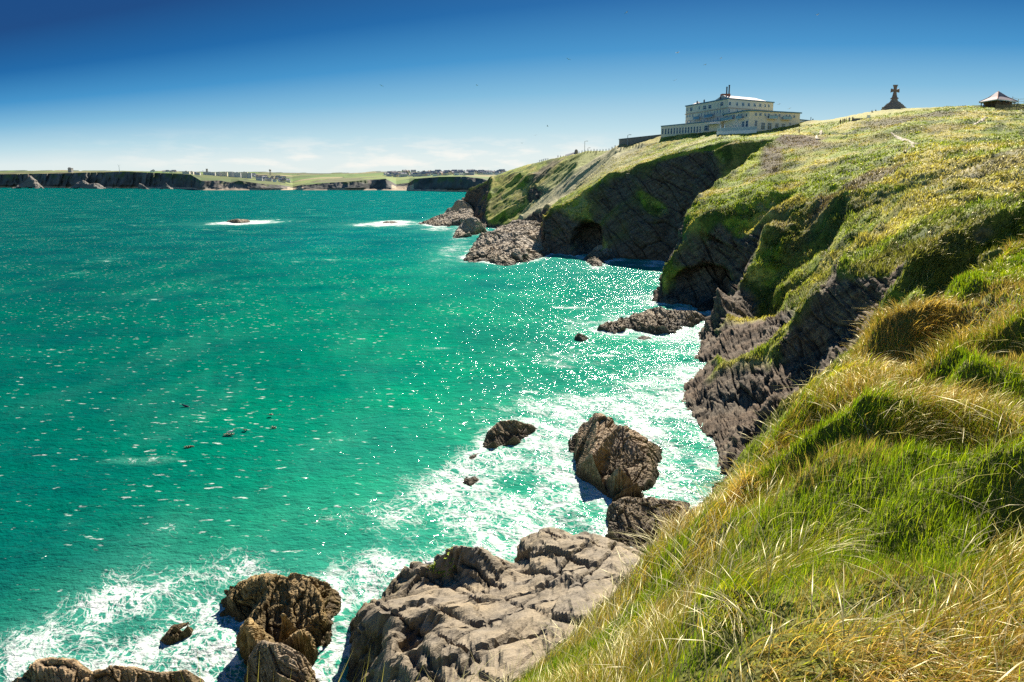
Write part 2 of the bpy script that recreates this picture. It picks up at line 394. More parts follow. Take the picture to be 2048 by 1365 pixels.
line(A(1775, 548, 63), A(1830, 528, 57.5), A(1870, 488, 58), A(1940, 452, 60), A(2048, 415, 64), A(2200, 380, 70))
line(A(1720, 489, 80), A(1683, 527, 74), A(1664, 574, 71), A(1627, 609, 75), A(1613, 649, 76), A(1575, 672, 83), edge=True)      # ridge C
line(A(1705, 450, 112), A(1663, 517, 104), A(1645, 560, 99))                                        # ridge B
line(A(1690, 388, 128), A(1620, 415, 129), A(1549, 449, 128), A(1527, 485, 125), A(1512, 510, 123), A(1500, 545, 121), A(1495, 570, 119), A(1470, 590, 115.5))   # ridge A
line(A(1480, 480, 141), A(1440, 520, 143), A(1395, 540, 144.5), edge=False)
line(A(1470, 600, 134), A(1440, 605, 136), edge=False)
line(A(1500, 400, 150), A(1450, 425, 149), A(1600, 330, 170), A(1530, 350, 170), A(1600, 380, 145), A(1440, 443, 147), A(1411, 437, 151), A(1380, 470, 150), edge=False)
sil = [A(1563, 271, 205), A(1526, 299, 195), A(1473, 336, 185), A(1444, 371, 178), A(1395, 400, 168), A(1366, 437, 160), A(1356, 480, 155), A(1350, 515, 152), A(1332, 548, 149.5), A(1312, 580, 147)]
line(*sil)
for q in sil[:6]: PTS.append((q[0]+3.5, q[1]+9, max(q[2]-13, 3)))
# bay cliff
line(A(1545, 278, 227), A(1505, 281, 229), A(1460, 281, 231), A(1420, 290, 232), A(1340, 310, 240), A(1259, 338, 250), A(1224, 352, 255), A(1166, 385, 258), A(1110, 414, 255), A(1083, 432, 250))
line(A(1253, 347, 249), A(1277, 385, 240), A(1300, 423, 231), A(1310, 470, 226), edge=True)
line(A(1215, 430, 246), A(1190, 470, 243), edge=False)
line(A(1340, 420, 232), edge=False)
line(A(1475, 330, 222), A(1440, 400, 216), edge=False)
line(AK(1010, 348, 415), A(1057, 378, 395), A(1110, 385, 345), A(1140, 388, 310), AK(1180, 365, 282))
line(A(1090, 430, 275), A(1030, 442, 352), A(1105, 412, 300), A(1060, 410, 380), edge=False)
line(AK(985, 354, 420), AK(966, 368, 425), AK(934, 379, 432), AK(926, 399, 438))
# plateau + skyline (scaled)
for q in (AK(1620, 241, 252), AK(1560, 262, 238), AK(1512, 263, 241), AK(1430, 264, 252), AK(1322, 271, 282), AK(1240, 288, 300), AK(1260, 286, 300), AK(1170, 303, 350), AK(1110, 316, 390), AK(1050, 331, 415), AK(1010, 344, 428),
          AK(1240, 310, 280), AK(1150, 340, 320), AK(1080, 350, 370), AK(1350, 290, 255), AK(1440, 272, 240), AK(1640, 265, 212), AK(1600, 285, 200), AK(1690, 246, 203), AK(1740, 240, 208),
          AK(1787, 218, 250), AK(1740, 223, 246), AK(1700, 231, 246), AK(1660, 240, 250), AK(1840, 217, 230), AK(1880, 222, 200), AK(1960, 216, 200), AK(2048, 213, 200), AK(2300, 200, 200), AK(1830, 223, 215)):
    PTS.append(q)
pl = AK(1787, 218, 250)[2]; hz = AK(1512, 263, 241)[2]
for q in ((60, 330, 43), (100, 320, hz+1), (80, 360, 43), (30, 430, 37), (-5, 480, 30), (60, 480, 35), (150, 330, 50), (170, 300, pl-1), (230, 280, 48), (220, 420, 42), (320, 120, 46), (320, 0, 45), (80, -60, 40), (0, -60, 30)):
    PTS.append(q)
V2, VZ, TR = tri_mesh(PTS, EDG)
def mono(lo, hi, parts):
    return np.concatenate([np.linspace(a, b, n, endpoint=False) for a, b, n in parts]+[[hi]])
PHI = np.radians(mono(-100, 100, [(-100, -30, 50), (-30, -12, 60), (-12, 38.5, 1080), (38.5, 50, 80), (50, 100, 50)]))
RR = np.exp(np.linspace(math.log(1.0), math.log(640), 2300))
def tin_eval(V2, VZ, TR, PHI, RR):
    nc, nr = len(PHI), len(RR); Zg = np.full((nc, nr), -6.0)
    S, C = np.sin(PHI), np.cos(PHI); lr = np.log(RR)
    for t in TR:
        p = V2[list(t)]; z = VZ[list(t)]
        ang = np.arctan2(p[:, 0], p[:, 1]); rad = np.hypot(p[:, 0], p[:, 1])
        if ang.max()-ang.min() > math.pi or rad.min() < 3: a0, a1 = -9, 9
        else: a0, a1 = ang.min(), ang.max()
        # nearest distance to origin can be inside an edge
        rm = rad.min()
        for i in range(3):
            a = p[i]; b = p[(i+1) % 3]; d = b-a; tt = np.clip(-(a@d)/(d@d+1e-12), 0, 1); rm = min(rm, np.hypot(*(a+d*tt)))
        if rad.min() < 3: rm = 0
        c0, c1 = np.searchsorted(PHI, a0-1e-4), np.searchsorted(PHI, a1+1e-4)
        r0, r1 = np.searchsorted(RR, rm*.999), np.searchsorted(RR, rad.max()*1.001)
        if c1 <= c0 or r1 <= r0: continue
        X = S[c0:c1, None]*RR[None, r0:r1]; Y = C[c0:c1, None]*RR[None, r0:r1]
        (x1, y1), (x2, y2), (x3, y3) = p
        den = (y2-y3)*(x1-x3)+(x3-x2)*(y1-y3)
        if abs(den) < 1e-9: continue
        l1 = ((y2-y3)*(X-x3)+(x3-x2)*(Y-y3))/den; l2 = ((y3-y1)*(X-x3)+(x1-x3)*(Y-y3))/den; l3 = 1-l1-l2
        m = (l1 >= -1e-6) & (l2 >= -1e-6) & (l3 >= -1e-6)
        sub = Zg[c0:c1, r0:r1]; sub[m] = (l1*z[0]+l2*z[1]+l3*z[2])[m]
    return Zg
ZG = tin_eval(V2, VZ, TR, PHI, RR)
LR = np.log(RR)
ZS = blur1(blur1(ZG, 13, 0), 13, 1); ZM = blur1(blur1(ZG, 7, 0), 3, 1)
wf = sst(2.4, 4.0, LR)[None]
ZG = (ZS*.8 + ZG*.2)*(1-wf) + ZM*wf
# large uneven relief in the land
XX = np.sin(PHI)[:, None]*RR[None]; YY = np.cos(PHI)[:, None]*RR[None]
LR = np.log(RR)
def hgt(X, Y):
    """bilinear lookup of the undisplaced ground height"""
    X = np.atleast_1d(np.asarray(X, float)); Y = np.atleast_1d(np.asarray(Y, float))
    a = np.arctan2(X, Y); r = np.log(np.clip(np.hypot(X, Y), RR[0], RR[-1]*.9999))
    i = np.clip(np.searchsorted(PHI, a)-1, 0, len(PHI)-2); fi = np.clip((a-PHI[i])/(PHI[i+1]-PHI[i]), 0, 1)
    j = (r-LR[0])/(LR[1]-LR[0]); j0 = np.clip(j.astype(int), 0, len(RR)-2); fj = j-j0
    return (ZG[i, j0]*(1-fi)*(1-fj)+ZG[i+1, j0]*fi*(1-fj)+ZG[i, j0+1]*(1-fi)*fj+ZG[i+1, j0+1]*fi*fj)
# adaptive radial resampling: even in elevation angle
NR = 1150
el = np.arctan2(ZG-H, RR[None])
w = np.abs(np.diff(el, axis=1))*FPX*.8 + np.diff(LR)[None]*30
w = np.minimum(w, 14) * np.where((ZG[:, :-1] > -3) | (ZG[:, 1:] > -3), 1, .03)
w = blur1(blur1(w, 9, 0), 5, 1)
cw = np.concatenate([np.zeros((len(PHI), 1)), np.cumsum(w, 1)], 1)
cwm = cw/cw[:, -1:]
cwm = blur1(cwm, 7, 0)
RS = np.empty((len(PHI), NR)); ZR = np.empty_like(RS); u = np.linspace(0, 1, NR)
for c in range(len(PHI)):
    f = np.interp(u, cwm[c], np.arange(len(RR))); RS[c] = np.exp(np.interp(f, np.arange(len(RR)), LR)); ZR[c] = np.interp(f, np.arange(len(RR)), ZG[c])
P0 = np.stack([np.sin(PHI)[:, None]*RS, np.cos(PHI)[:, None]*RS, ZR], 2)
# normals
du = np.gradient(P0, axis=0); dv = np.gradient(P0, axis=1)
N = np.cross(dv, du); N /= np.linalg.norm(N, axis=2, keepdims=True)+1e-12
N[N[:, :, 2] < 0] *= -1
# smoothed normals for displacement
Nb = np.stack([blur1(blur1(N[:, :, k], 7, 0), 7, 1) for k in range(3)], 2); Nb /= np.linalg.norm(Nb, axis=2, keepdims=True)+1e-12
P = P0.reshape(-1, 3).astype(F32); NN = Nb.reshape(-1, 3).astype(F32); RAD = RS.ravel().astype(F32)
slope = 1-NN[:, 2]      # 0 flat .. 1 vertical
n_mid = fbm(P, 9, 4, 3); n_big = fbm(P, 38, 3, 5)
rockm = sst(.36, .50, slope + .20*n_mid + .06*n_big + .22*sst(5.5, 1.0, P[:, 2]) - .10*sst(120, 60, RAD)*(P[:, 2] > 9))
rockm = np.maximum(rockm, sst(3.0, 1.2, P[:, 2] + 1.3*n_mid))
for (a_, b_, Y_, rx, ry, rz) in ((1500, 700, 92, 9, 14, 9), (1500, 820, 68, 6, 12, 7), (1600, 740, 67, 6, 7, 7), (1660, 690, 67, 6, 6, 5), (1745, 630, 62, 5, 4, 3.5), (1450, 600, 114, 6, 8, 7), (1625, 660, 66, 4, 7, 4)):
    c_ = A(a_, b_, Y_); q = np.sqrt(((P[:, 0]-c_[0])/rx)**2+((P[:, 1]-c_[1])/ry)**2+((P[:, 2]-c_[2])/rz)**2)+.3*n_mid
    rockm = np.maximum(rockm, 1-sst(.8, 1.1, q))
# the bay walls are bare slate almost to the rim
bay = sst(.34, .5, slope+.12*n_mid)*sst(205, 215, P[:, 1])*sst(9, 12, P[:, 0])
rockm = np.maximum(rockm, bay)
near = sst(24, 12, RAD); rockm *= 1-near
# caves pushed into the cliffs
def cave(c, rad, push, soft=.35):
    global P
    d = P - np.array(c, F32); q = np.sqrt((d[:, 0]/rad[0])**2+(d[:, 1]/rad[1])**2+(d[:, 2]/rad[2])**2 + .25*fbm(P, 4, 3, 77))
    m = 1-sst(1-soft, 1.0, q)
    P = P + m[:, None]*np.array(push, F32)
    return m
cm = cave(A(1405, 585, 143), (8.0, 9, 7.0), (4.5, 6, 0))
cm2 = cave((27.5, 247, 3.0), (7.0, 16, 9.0), (2.5, 12, 0))
rockm = np.maximum(rockm, np.clip(1.6*np.maximum(cm, cm2), 0, 1)*(RAD > 60))
# rock relief
out = P.copy(); crack = np.zeros(len(P), F32)
idx = np.where((rockm > .02) & (P[:, 2] > -3))[0]
sc = np.clip(RAD[idx]/70, .8, 2.6)
far_ = RAD[idx] > 135
for sel, s_ in ((~far_, 1.25), (far_, 2.6)):
    ii = idx[sel]; q, ck = rock_disp(P[ii], NN[ii], s_, 11)
    out[ii] = P[ii] + (q-P[ii])*rockm[ii][:, None]*1.15; crack[ii] = ck*rockm[ii]
# buttresses: large folds running down the slopes
gul = ridged(P*np.array([.42, 1.15, .25], F32), 15, 3, 21)
fold = gul*sst(.03, .3, slope)*sst(24, 50, RAD)*(1-sst(215, 260, P[:, 1])*sst(.25, .1, slope))
out += np.array([-.25, 0, 1], F32)*(fold*np.clip(RAD/48, .6, 2.2))[:, None]*(1-rockm*.5)[:, None]
# tussocks
g = (1-rockm)*sst(-1, 1, P[:, 2])
t1 = 1-np.abs(fbm(P*np.array([1, 1, .6], F32), 1.5, 3, 31))*2.6; t2 = fbm(P, .55, 3, 33); t3 = fbm(P, 4.5, 3, 35)
tus = (.34*t1*sst(90, 30, RAD) + .16*t2 + .55*t3*sst(14, 40, RAD))
tb = 1-np.abs(fbm(P*np.array([1, .7, .6], F32), 3.6, 3, 37))*2.4
tus += .55*tb*sst(40, 90, RAD)
fgm = near
tf = .58*(1-np.abs(fbm(P*np.array([1.2, .8, .7], F32), 1.9, 2, 39))*2.6)+.10*fbm(P, .3, 2, 40)
tf = tf*(.15+.85*sst(.3, 2.2, P[:, 0]))
calm = sst(AK(1700,240,1)[0], 1, P[:, 0]*0)  # placeholder
memz = np.exp(-(((P[:, 0]-AK(1730, 230, 245)[0])/26)**2+((P[:, 1]-AK(1730, 230, 245)[1])/30)**2)*1.2)
tus *= (1-.85*memz)*(1-.6*sst(150, 195, RAD))
out += np.array([0, 0, 1], F32)*((g*(tus*(1-fgm)+tf*fgm))[:, None]) + NN*(g*tus*.2*(1-fgm))[:, None]
TP = out
# colour
def mixc(a, b, f): return a*(1-f[:, None])+np.array(b, F32)*f[:, None]
PG = np.repeat(np.array([[.24, .30, .032]], F32), len(P), 0)
c1 = fbm(P, 6, 4, 61); c2 = fbm(P, 22, 3, 63); c3 = fbm(P, 1.6, 3, 65)
PG = mixc(PG, (.44, .38, .09), sst(-.15, .35, c1+.4*c2))
PG = mixc(PG, (.09, .15, .018), sst(.1, .45, c3-.3*c1)*.7)
PG = mixc(PG, (.46, .40, .20), sst(.18, .5, c3*.8+c2*.6)*.6)
PG = mixc(PG, (.17, .115, .05), sst(.12, .3, fbm(P, 13, 4, 67))*sst(30, 60, RAD)*.5)
PG = mixc(PG, (.045, .075, .014), sst(.2, .34, fbm(P, 5, 3, 69))*sst(30, 60, RAD)*.8)
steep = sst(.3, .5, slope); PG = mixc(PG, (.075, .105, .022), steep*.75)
def blobc(px, py, Yd, rx, ry, colr, st=1.0, ed=.45, rot=0.0):
    c = A(px, py, Yd); dx = P[:, 0]-c[0]; dy = P[:, 1]-c[1]
    u_ = dx*math.cos(rot)+dy*math.sin(rot); v_ = -dx*math.sin(rot)+dy*math.cos(rot)
    q = np.sqrt((u_/rx)**2+(v_/ry)**2)+.35*c1+.2*c3
    return mixc(PG, colr, st*(1-sst(1-ed, 1+ed*.4, q)))
PG = blobc(1600, 290, 196, 7, 15, (.15, .105, .075), .95)
PG = blobc(1545, 325, 182, 3.2, 16, (.15, .11, .08), .9, rot=-.35)
PG = blobc(1505, 316, 187, 1.6, 11, (.36, .40, .03), 1.0, rot=-.5)
PG = blobc(1485, 337, 181, 1.2, 7, (.36, .40, .03), 1.0, rot=-.4)
PG = blobc(1660, 300, 190, 3, 3, (.36, .40, .04), .8)
PG = blobc(1720, 370, 126, 13, 4, (.17, .12, .085), .85, rot=.45)
PG = blobc(1820, 237, 205, 16, 12, (.10, .085, .045), .9)
PG = blobc(1960, 330, 105, 18, 7, (.33, .29, .19), .8)
PG = blobc(1450, 262, 265, 30, 8, (.27, .34, .05), .8)
PG = blobc(1380, 287, 262, 40, 5, (.42, .38, .20), .8, rot=-.2)
PG = blobc(1130, 350, 340, 30, 45, (.42, .38, .25), .9)
PG = blobc(1200, 345, 300, 18, 32, (.40, .37, .22), .8)
PG = blobc(1190, 315, 365, 32, 30, (.23, .27, .05), .8)
PG = blobc(1090, 345, 400, 10, 14, (.16, .12, .09), .8)
PG = blobc(1300, 282, 318, 14, 14, (.30, .23, .12), .8)
PG = mixc(PG, (.36, .33, .12), memz*.9)
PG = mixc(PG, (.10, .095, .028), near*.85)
hidden_ok = TP[:, 2]
# faces
nc, nr = len(PHI), NR
I = (np.arange(nc-1)[:, None]*nr+np.arange(nr-1)[None]).ravel()
Fq = np.stack([I, I+1, I+nr+1, I+nr], 1)
zz = P[:, 2]; keep = (zz[Fq].max(1) > -2.5); Fq = Fq[keep]
used = np.zeros(len(P), bool); used[Fq.ravel()] = True; rem = np.cumsum(used)-1
TF = rem[Fq]; 
M_TERR = mat_terrain()
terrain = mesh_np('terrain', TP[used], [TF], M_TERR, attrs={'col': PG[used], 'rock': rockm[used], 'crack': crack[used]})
tag(terrain, kind='structure')
TPG = TP.reshape(nc, nr, 3)
def gz(x, y):
    """height of the displaced ground near (x, y)"""
    a = math.atan2(x, y); i = int(np.clip(np.searchsorted(PHI, a), 0, nc-1)); j = int(np.argmin(np.abs(RS[i]-math.hypot(x, y))))
    return float(TPG[max(0, i-1):i+2, max(0, j-1):j+2, 2].mean())
print('terrain verts', used.sum())
# ------------------------------------------------------------------ rocks
M_ROCK_WARM = mat_rock('brown_slate', (.10, .084, .064), (.33, .27, .195), (.35, .27, .165), low=(.12, .085, .03))
M_ROCK_TAN = mat_rock('tan_slate', (.15, .105, .065), (.50, .36, .235), (.52, .36, .19), low=(.13, .09, .035))
M_ROCK_MUS = mat_rock('mussel_rock', (.17, .115, .05), (.55, .38, .18), (.56, .38, .15), low=(.10, .07, .02), weed=.85)
M_ROCK_SPOT = mat_rock('barnacle_rock', (.14, .105, .075), (.44, .34, .23), (.46, .33, .19), low=(.12, .08, .03), spots=.8)
M_ROCK_FAR = mat_rock('far_slate', (.15, .12, .09), (.46, .38, .28), (.48, .36, .22), low=(.13, .085, .03), fine=.55)
ROCKS = []
def rock(label, foot, tops, mat, base=(-1.2), edges=(), amp=1.0, res=None, seed=0, scl=1.0, skirt=.8, group=None, dirn=(0.55, -0.25, 0.80), lump=0.0, name='rock', joints=False, flat=True):
    f = [Zp(*q) if len(q) == 3 else q for q in foot]
    f = [(q[0], q[1], q[2]) for q in f]
    cx = sum(q[0] for q in f)/len(f); cy = sum(q[1] for q in f)/len(f)
    ft = []
    for q in f:
        d = math.hypot(q[0]-cx, q[1]-cy)+1e-6; ft.append((q[0]+(q[0]-cx)/d*skirt, q[1]+(q[1]-cy)/d*skirt, min(q[2], 0)-1.6))
    tp = [Zp(*q) for q in tops]
    pts = f+ft+tp; nf = len(f)
    ed = [(i, (i+1) % nf) for i in range(nf)] + [(2*nf+a, 2*nf+b) for a, b in edges]
    v2, vz, tr = tri_mesh(pts, ed)
    x0, y0 = v2.min(0); x1, y1 = v2.max(0)
    dist = math.hypot(cx, cy)
    if res is None: res = max(.04, dist/682*.75)
    nx, ny = int((x1-x0)/res)+2, int((y1-y0)/res*1.5)+2
    nx, ny = min(nx, 700), min(ny, 900)
    X, Y = np.meshgrid(np.linspace(x0, x1, nx), np.linspace(y0, y1, ny), indexing='ij'); Z = np.full(X.shape, -3.0)
    for t in tr:
        p = v2[list(t)]; z = vz[list(t)]; (a1, b1), (a2, b2), (a3, b3) = p
        den = (b2-b3)*(a1-a3)+(a3-a2)*(b1-b3)
        if abs(den) < 1e-9: continue
        l1 = ((b2-b3)*(X-a3)+(a3-a2)*(Y-b3))/den; l2 = ((b3-b1)*(X-a3)+(a1-a3)*(Y-b3))/den; l3 = 1-l1-l2
        m = (l1 >= -1e-6) & (l2 >= -1e-6) & (l3 >= -1e-6); Z[m] = (l1*z[0]+l2*z[1]+l3*z[2])[m]
    k = max(3, min(5, int(min(nx, ny)*.022))); Z = blur1(blur1(Z, k, 0), k, 1)*.75+Z*.25
    G = np.stack([X, Y, Z], 2); du = np.gradient(G, axis=0); dv = np.gradient(G, axis=1); Nn = np.cross(du, dv)
    Nn /= np.linalg.norm(Nn, axis=2, keepdims=True)
    Nn = np.stack([blur1(blur1(Nn[:, :, q], 5, 0), 5, 1) for q in range(3)], 2)
    p = G.reshape(-1, 3).astype(F32); n = Nn.reshape(-1, 3).astype(F32)
    if lump:
        p = p + n*(lump*ridged(p, 1.1, 3, seed+5))[:, None]
    q, ck = rock_disp(p, n, scl, seed+3, dirn, amp, joints, ((2.8, (.9, 2.0, 2.4), .24), (1.0, (.6, 2.0, 2.6), .06)) if joints else None)
    I = (np.arange(nx-1)[:, None]*ny+np.arange(ny-1)[None]).ravel(); Fq = np.stack([I, I+ny, I+ny+1, I+1], 1)
    keep = (p[:, 2][Fq].max(1) > -1.5); Fq = Fq[keep]; us = np.zeros(len(p), bool); us[Fq.ravel()] = True; rm = np.cumsum(us)-1
    o = mesh_np(name, q[us], [rm[Fq]], mat, smooth=not flat, attrs={'crack': ck[us]})
    m = o.data
    try: m.shade_auto_smooth
    except Exception: pass
    tag(o, label, 'rock', group)
    ROCKS.append((X, Y, Z)); return o
rock('tall wedge-shaped brown rock standing in foam just off the cliff',
     [(1143, 890, 0), (1150, 935, 0), (1195, 975, 0), (1222, 1000, 0), (1295, 994, 0), (1312, 950, 0), (1326, 897, 0), (1290, 878, 0), (1220, 880, 0), (1165, 878, 0)],
     [(1143, 872, 1.0), (1160, 850, 2.2), (1196, 828, 4.0), (1240, 848, 3.6), (1290, 878, 2.0), (1318, 892, .7), (1150, 905, 1.3), (1185, 900, 3.2), (1205, 950, 1.6), (1205, 960, .9), (1240, 930, 2.9), (1275, 960, 1.9), (1222, 975, 1.6), (1285, 983, .7), (1300, 925, 1.3)],
     M_ROCK_TAN, seed=10, scl=.55, edges=[(1, 2), (2, 3), (3, 4), (4, 5), (2, 7), (7, 8)], dirn=(.75, -.45, .5), amp=1.15)
rock('low brown rock with foam pouring over it, left of the tall wedge-shaped rock',
     [(968, 893, 0), (1000, 893, 0), (1045, 880, 0), (1076, 862, 0), (1060, 850, 0), (1010, 852, 0), (975, 868, 0)],
     [(980, 862, 1.0), (1000, 842, 1.7), (1030, 838, 1.8), (1065, 850, .8), (990, 880, .9), (1030, 868, 1.1)], M_ROCK_TAN, seed=20, scl=.4)
rock('small dark rock tip awash in the foam, nearest the low brown rock', [(932, 925, -.1), (950, 928, -.1), (968, 912, -.1), (955, 906, -.1), (938, 912, -.1)], [(945, 914, .28), (958, 911, .2)], M_ROCK_SPOT, seed=23, scl=.25)
rock('small flat rock awash at the front edge of the foam patch', [(918, 968, -.1), (940, 974, -.1), (962, 962, -.1), (955, 952, -.1), (930, 953, -.1)], [(935, 958, .25), (950, 957, .22)], M_ROCK_SPOT, seed=26, scl=.25)
rock('squat barnacle-speckled rock between the tall wedge-shaped rock and the grassy brow',
     [(1213, 1020, 0), (1213, 1060, 0), (1225, 1088, 0), (1275, 1105, 0), (1330, 1110, 0), (1380, 1060, 0), (1380, 1010, 0), (1340, 1006, 0), (1270, 1004, 0)],
     [(1222, 1008, 1.3), (1250, 998, 1.9), (1300, 998, 2.0), (1345, 1006, 1.9), (1220, 1050, 1.6), (1245, 1082, 1.2), (1290, 1050, 2.2), (1330, 1050, 2.3)], M_ROCK_SPOT, seed=30, scl=.5)
rock('large pale brown slabby rock outcrop below the grass, cut by long dark cracks',
     [(694, 1271, 0), (694, 1300, 0), (688, 1365, 0), (690, 1420, 0), (-3.5, 22, 0), (0, 20, 0), (6, 24, 0), (12, 34, 0), (12.5, 42, 0), (1300, 1135, 0), (1260, 1128, 0), (1193, 1118, 0), (1105, 1115, 0), (1061, 1125, 0), (1029, 1145, 0), (1010, 1150, 0), (960, 1142, 0), (906, 1143, 0), (870, 1150, 0), (826, 1160, 0), (796, 1180, 0), (740, 1215, 0), (706, 1240, 0)],
     [(707, 1226, .9), (728, 1197, 2.0), (786, 1180, 2.2), (824, 1122, 2.3), (850, 1108, 3.4), (878, 1090, 4.2), (906, 1070, 5.0), (947, 1083, 4.7), (1008, 1121, 4.0), (1034, 1138, 3.2),
      (835, 1155, 1.9), (862, 1152, 2.0), (905, 1160, 2.2), (940, 1170, 3.3), (720, 1240, 2.2), (705, 1300, 1.2), (700, 1275, 1.0), (760, 1215, 3.2), (790, 1240, 4.0), (800, 1290, 4.8), (770, 1300, 3.2), (836, 1335, 5.6), (800, 1340, 2.0), (760, 1340, .8), (862, 1365, 6.4), (840, 1380, 2.5),
      (855, 1215, 4.4), (900, 1225, 4.9), (930, 1255, 5.6), (850, 1270, 5.2), (1045, 1100, 3.0), (1061, 1073, 3.6), (1105, 1050, 4.6), (1149, 1063, 4.9), (1193, 1075, 5.2), (1249, 1089, 5.4), (1285, 1106, 5.9),
      (1035, 1128, 2.6), (1050, 1148, 3.9), (1068, 1108, 4.4), (1100, 1130, 5.6), (1200, 1150, 7.2), (1150, 1200, 7.6), (1050, 1190, 5.6), (1000, 1225, 6.0), (1100, 1250, 7.6), (1000, 1320, 7.8), (950, 1365, 8.2), (900, 1365, 7.3), (960, 1410, 8.6), (880, 1440, 7.4), (1060, 1330, 8.8), (1180, 1260, 8.8), (1260, 1170, 7.6)],
     M_ROCK_WARM, seed=40, scl=.95, joints=True, res=.05, edges=[(3, 4), (4, 5), (5, 6), (6, 7), (7, 8), (8, 9), (10, 11), (11, 12), (12, 13), (17, 18), (18, 19), (19, 21), (21, 24), (30, 31), (31, 32), (32, 33), (33, 34), (34, 35), (35, 36), (37, 38), (38, 39)], dirn=(.5, .55, .68), amp=1.0, skirt=.6)
rock('rounded rock thickly covered in brown seaweed and mussels, left of the pale slabby outcrop',
     [(438, 1205, 0), (446, 1228, 0), (482, 1250, 0), (484, 1285, 0), (560, 1310, 0), (640, 1300, 0), (668, 1262, 0), (684, 1225, 0), (678, 1200, 0), (640, 1190, 0), (590, 1188, 0), (520, 1190, 0), (470, 1195, 0)],
     [(457, 1172, 1.2), (520, 1156, 1.9), (557, 1156, 2.1), (591, 1144, 2.4), (622, 1154, 2.2), (656, 1166, 1.7), (455, 1205, .9), (495, 1235, 2.6), (500, 1265, 2.4), (560, 1210, 3.2), (600, 1250, 3.0), (650, 1215, 1.8), (650, 1260, 1.2), (550, 1285, 2.2)],
     M_ROCK_MUS, seed=50, scl=.42, lump=.18, amp=1.3)
rock('smooth brown boulder at the foot of the picture, below the seaweed-covered rock',
     [(482, 1365, 0), (486, 1320, 0), (520, 1300, 0), (570, 1305, 0), (620, 1330, 0), (650, 1375, 0), (640, 1430, 0), (560, 1450, 0), (490, 1430, 0)],
     [(495, 1330, 1.6), (520, 1284, 2.6), (560, 1290, 2.6), (600, 1312, 2.0), (560, 1340, 3.2), (600, 1365, 2.6), (540, 1400, 3.0)], M_ROCK_SPOT, seed=60, scl=.5)
rock('brown rock ridge filling the lower left corner of the picture',
     [(5, 1400, 0), (30, 1372, 0), (95, 1352, 0), (180, 1366, 0), (300, 1364, 0), (380, 1362, 0), (425, 1385, 0), (430, 1470, 0), (200, 1500, 0), (0, 1480, 0)],
     [(12, 1366, 1.4), (45, 1344, 1.9), (80, 1324, 2.3), (100, 1315, 2.5), (130, 1318, 2.4), (180, 1345, 1.9), (222, 1333, 2.3), (290, 1340, 2.1), (320, 1348, 1.9), (370, 1338, 2.0), (405, 1356, 1.5), (150, 1400, 3.0), (300, 1410, 3.0), (80, 1400, 2.4)], M_ROCK_TAN, seed=70, scl=.5)
rock('low brown rock awash in streaming foam, left of the seaweed-covered rock', [(318, 1284, -.05), (340, 1288, -.05), (375, 1268, -.05), (392, 1255, -.05), (385, 1245, -.05), (350, 1252, -.05)], [(350, 1250, .8), (375, 1245, .8), (340, 1270, .4)], M_ROCK_MUS, seed=80, scl=.3)
rock('jagged ledge of tilted slabs running out to sea from the dark cave mouth',
     [(1188, 662, 0), (1230, 668, 0), (1262, 662, 0), (1300, 668, 0), (1348, 672, 0), (1369, 656, 0), (1404, 648, 0), (1420, 640, 0), (1395, 628, 0), (1340, 622, 0), (1300, 632, 0), (1240, 650, 0)],
     [(1195, 652, .8), (1225, 642, 1.2), (1262, 630, 1.8), (1296, 615, 2.9), (1322, 613, 3.0), (1345, 622, 2.2), (1384, 621, 2.4), (1330, 650, 1.6), (1290, 650, 1.2), (1250, 655, .8), (1380, 640, 1.5)],
     M_ROCK_FAR, seed=90, scl=.7, amp=1.3, dirn=(.8, -.2, .5), edges=[(0, 1), (1, 2), (2, 3), (3, 4)])
rock('small pointed rock alone in the foam off the tilted ledge', [(1146, 682, 0), (1165, 686, 0), (1178, 678, 0), (1165, 672, 0), (1152, 674, 0)], [(1158, 665, 1.3), (1165, 669, 1.0)], M_ROCK_FAR, seed=95, scl=.4)
rock('low flat rock awash in front of the tilted ledge', [(1272, 678, 0), (1290, 684, 0), (1305, 678, 0), (1290, 671, 0)], [(1285, 673, .5), (1297, 674, .4)], M_ROCK_FAR, seed=96, scl=.3)
rock('stack of upright slabs standing in the bay below the dark cliff',
     [(1168, 520, 0), (1185, 536, 0), (1205, 534, 0), (1215, 524, 0), (1240, 518, 0), (1232, 510, 0), (1195, 508, 0), (1172, 512, 0)],
     [(1172, 511, 1.2), (1190, 492, 3.2), (1197, 481, 4.6), (1208, 486, 4.2), (1220, 497, 2.8), (1232, 496, 2.8), (1237, 508, 1.2), (1190, 515, 2.0), (1200, 525, .9)], M_ROCK_FAR, seed=100, scl=.9, amp=1.2, dirn=(.85, -.1, .45))
rock('broad jagged rock platform spreading from the foot of the cliff spur into surf',
     [(927, 527, 0), (966, 524, 0), (1010, 532, 0), (1060, 526, 0), (1098, 512, 0), (1110, 490, 0), (1104, 470, 0), (1078, 462, 0), (1035, 460, 0), (985, 475, 0), (935, 503, 0)],
     [(930, 506, 1.4), (962, 468, 5.5), (990, 460, 6.6), (1031, 440, 9.5), (1072, 441, 9.8), (1085, 456, 8), (1100, 468, 6.5), (1094, 500, 1.2), (1010, 490, 4.2), (970, 495, 3.2), (1050, 495, 4.2), (1050, 470, 6.2), (1000, 515, 1.8), (1060, 505, 2.2)], M_ROCK_FAR, seed=110, scl=1.6, amp=1.3)
rock('small humped rock spur between the broad platform and the headland tip',
     [(906, 477, 0), (928, 474, 0), (950, 471, 0), (974, 464, 0), (970, 452, 0), (935, 455, 0), (912, 466, 0)],
     [(915, 458, 3), (928, 440, 7), (950, 436, 8), (965, 440, 6.5), (970, 455, 2.5), (940, 460, 3.5)], M_ROCK_FAR, seed=120, scl=1.5, amp=1.3)
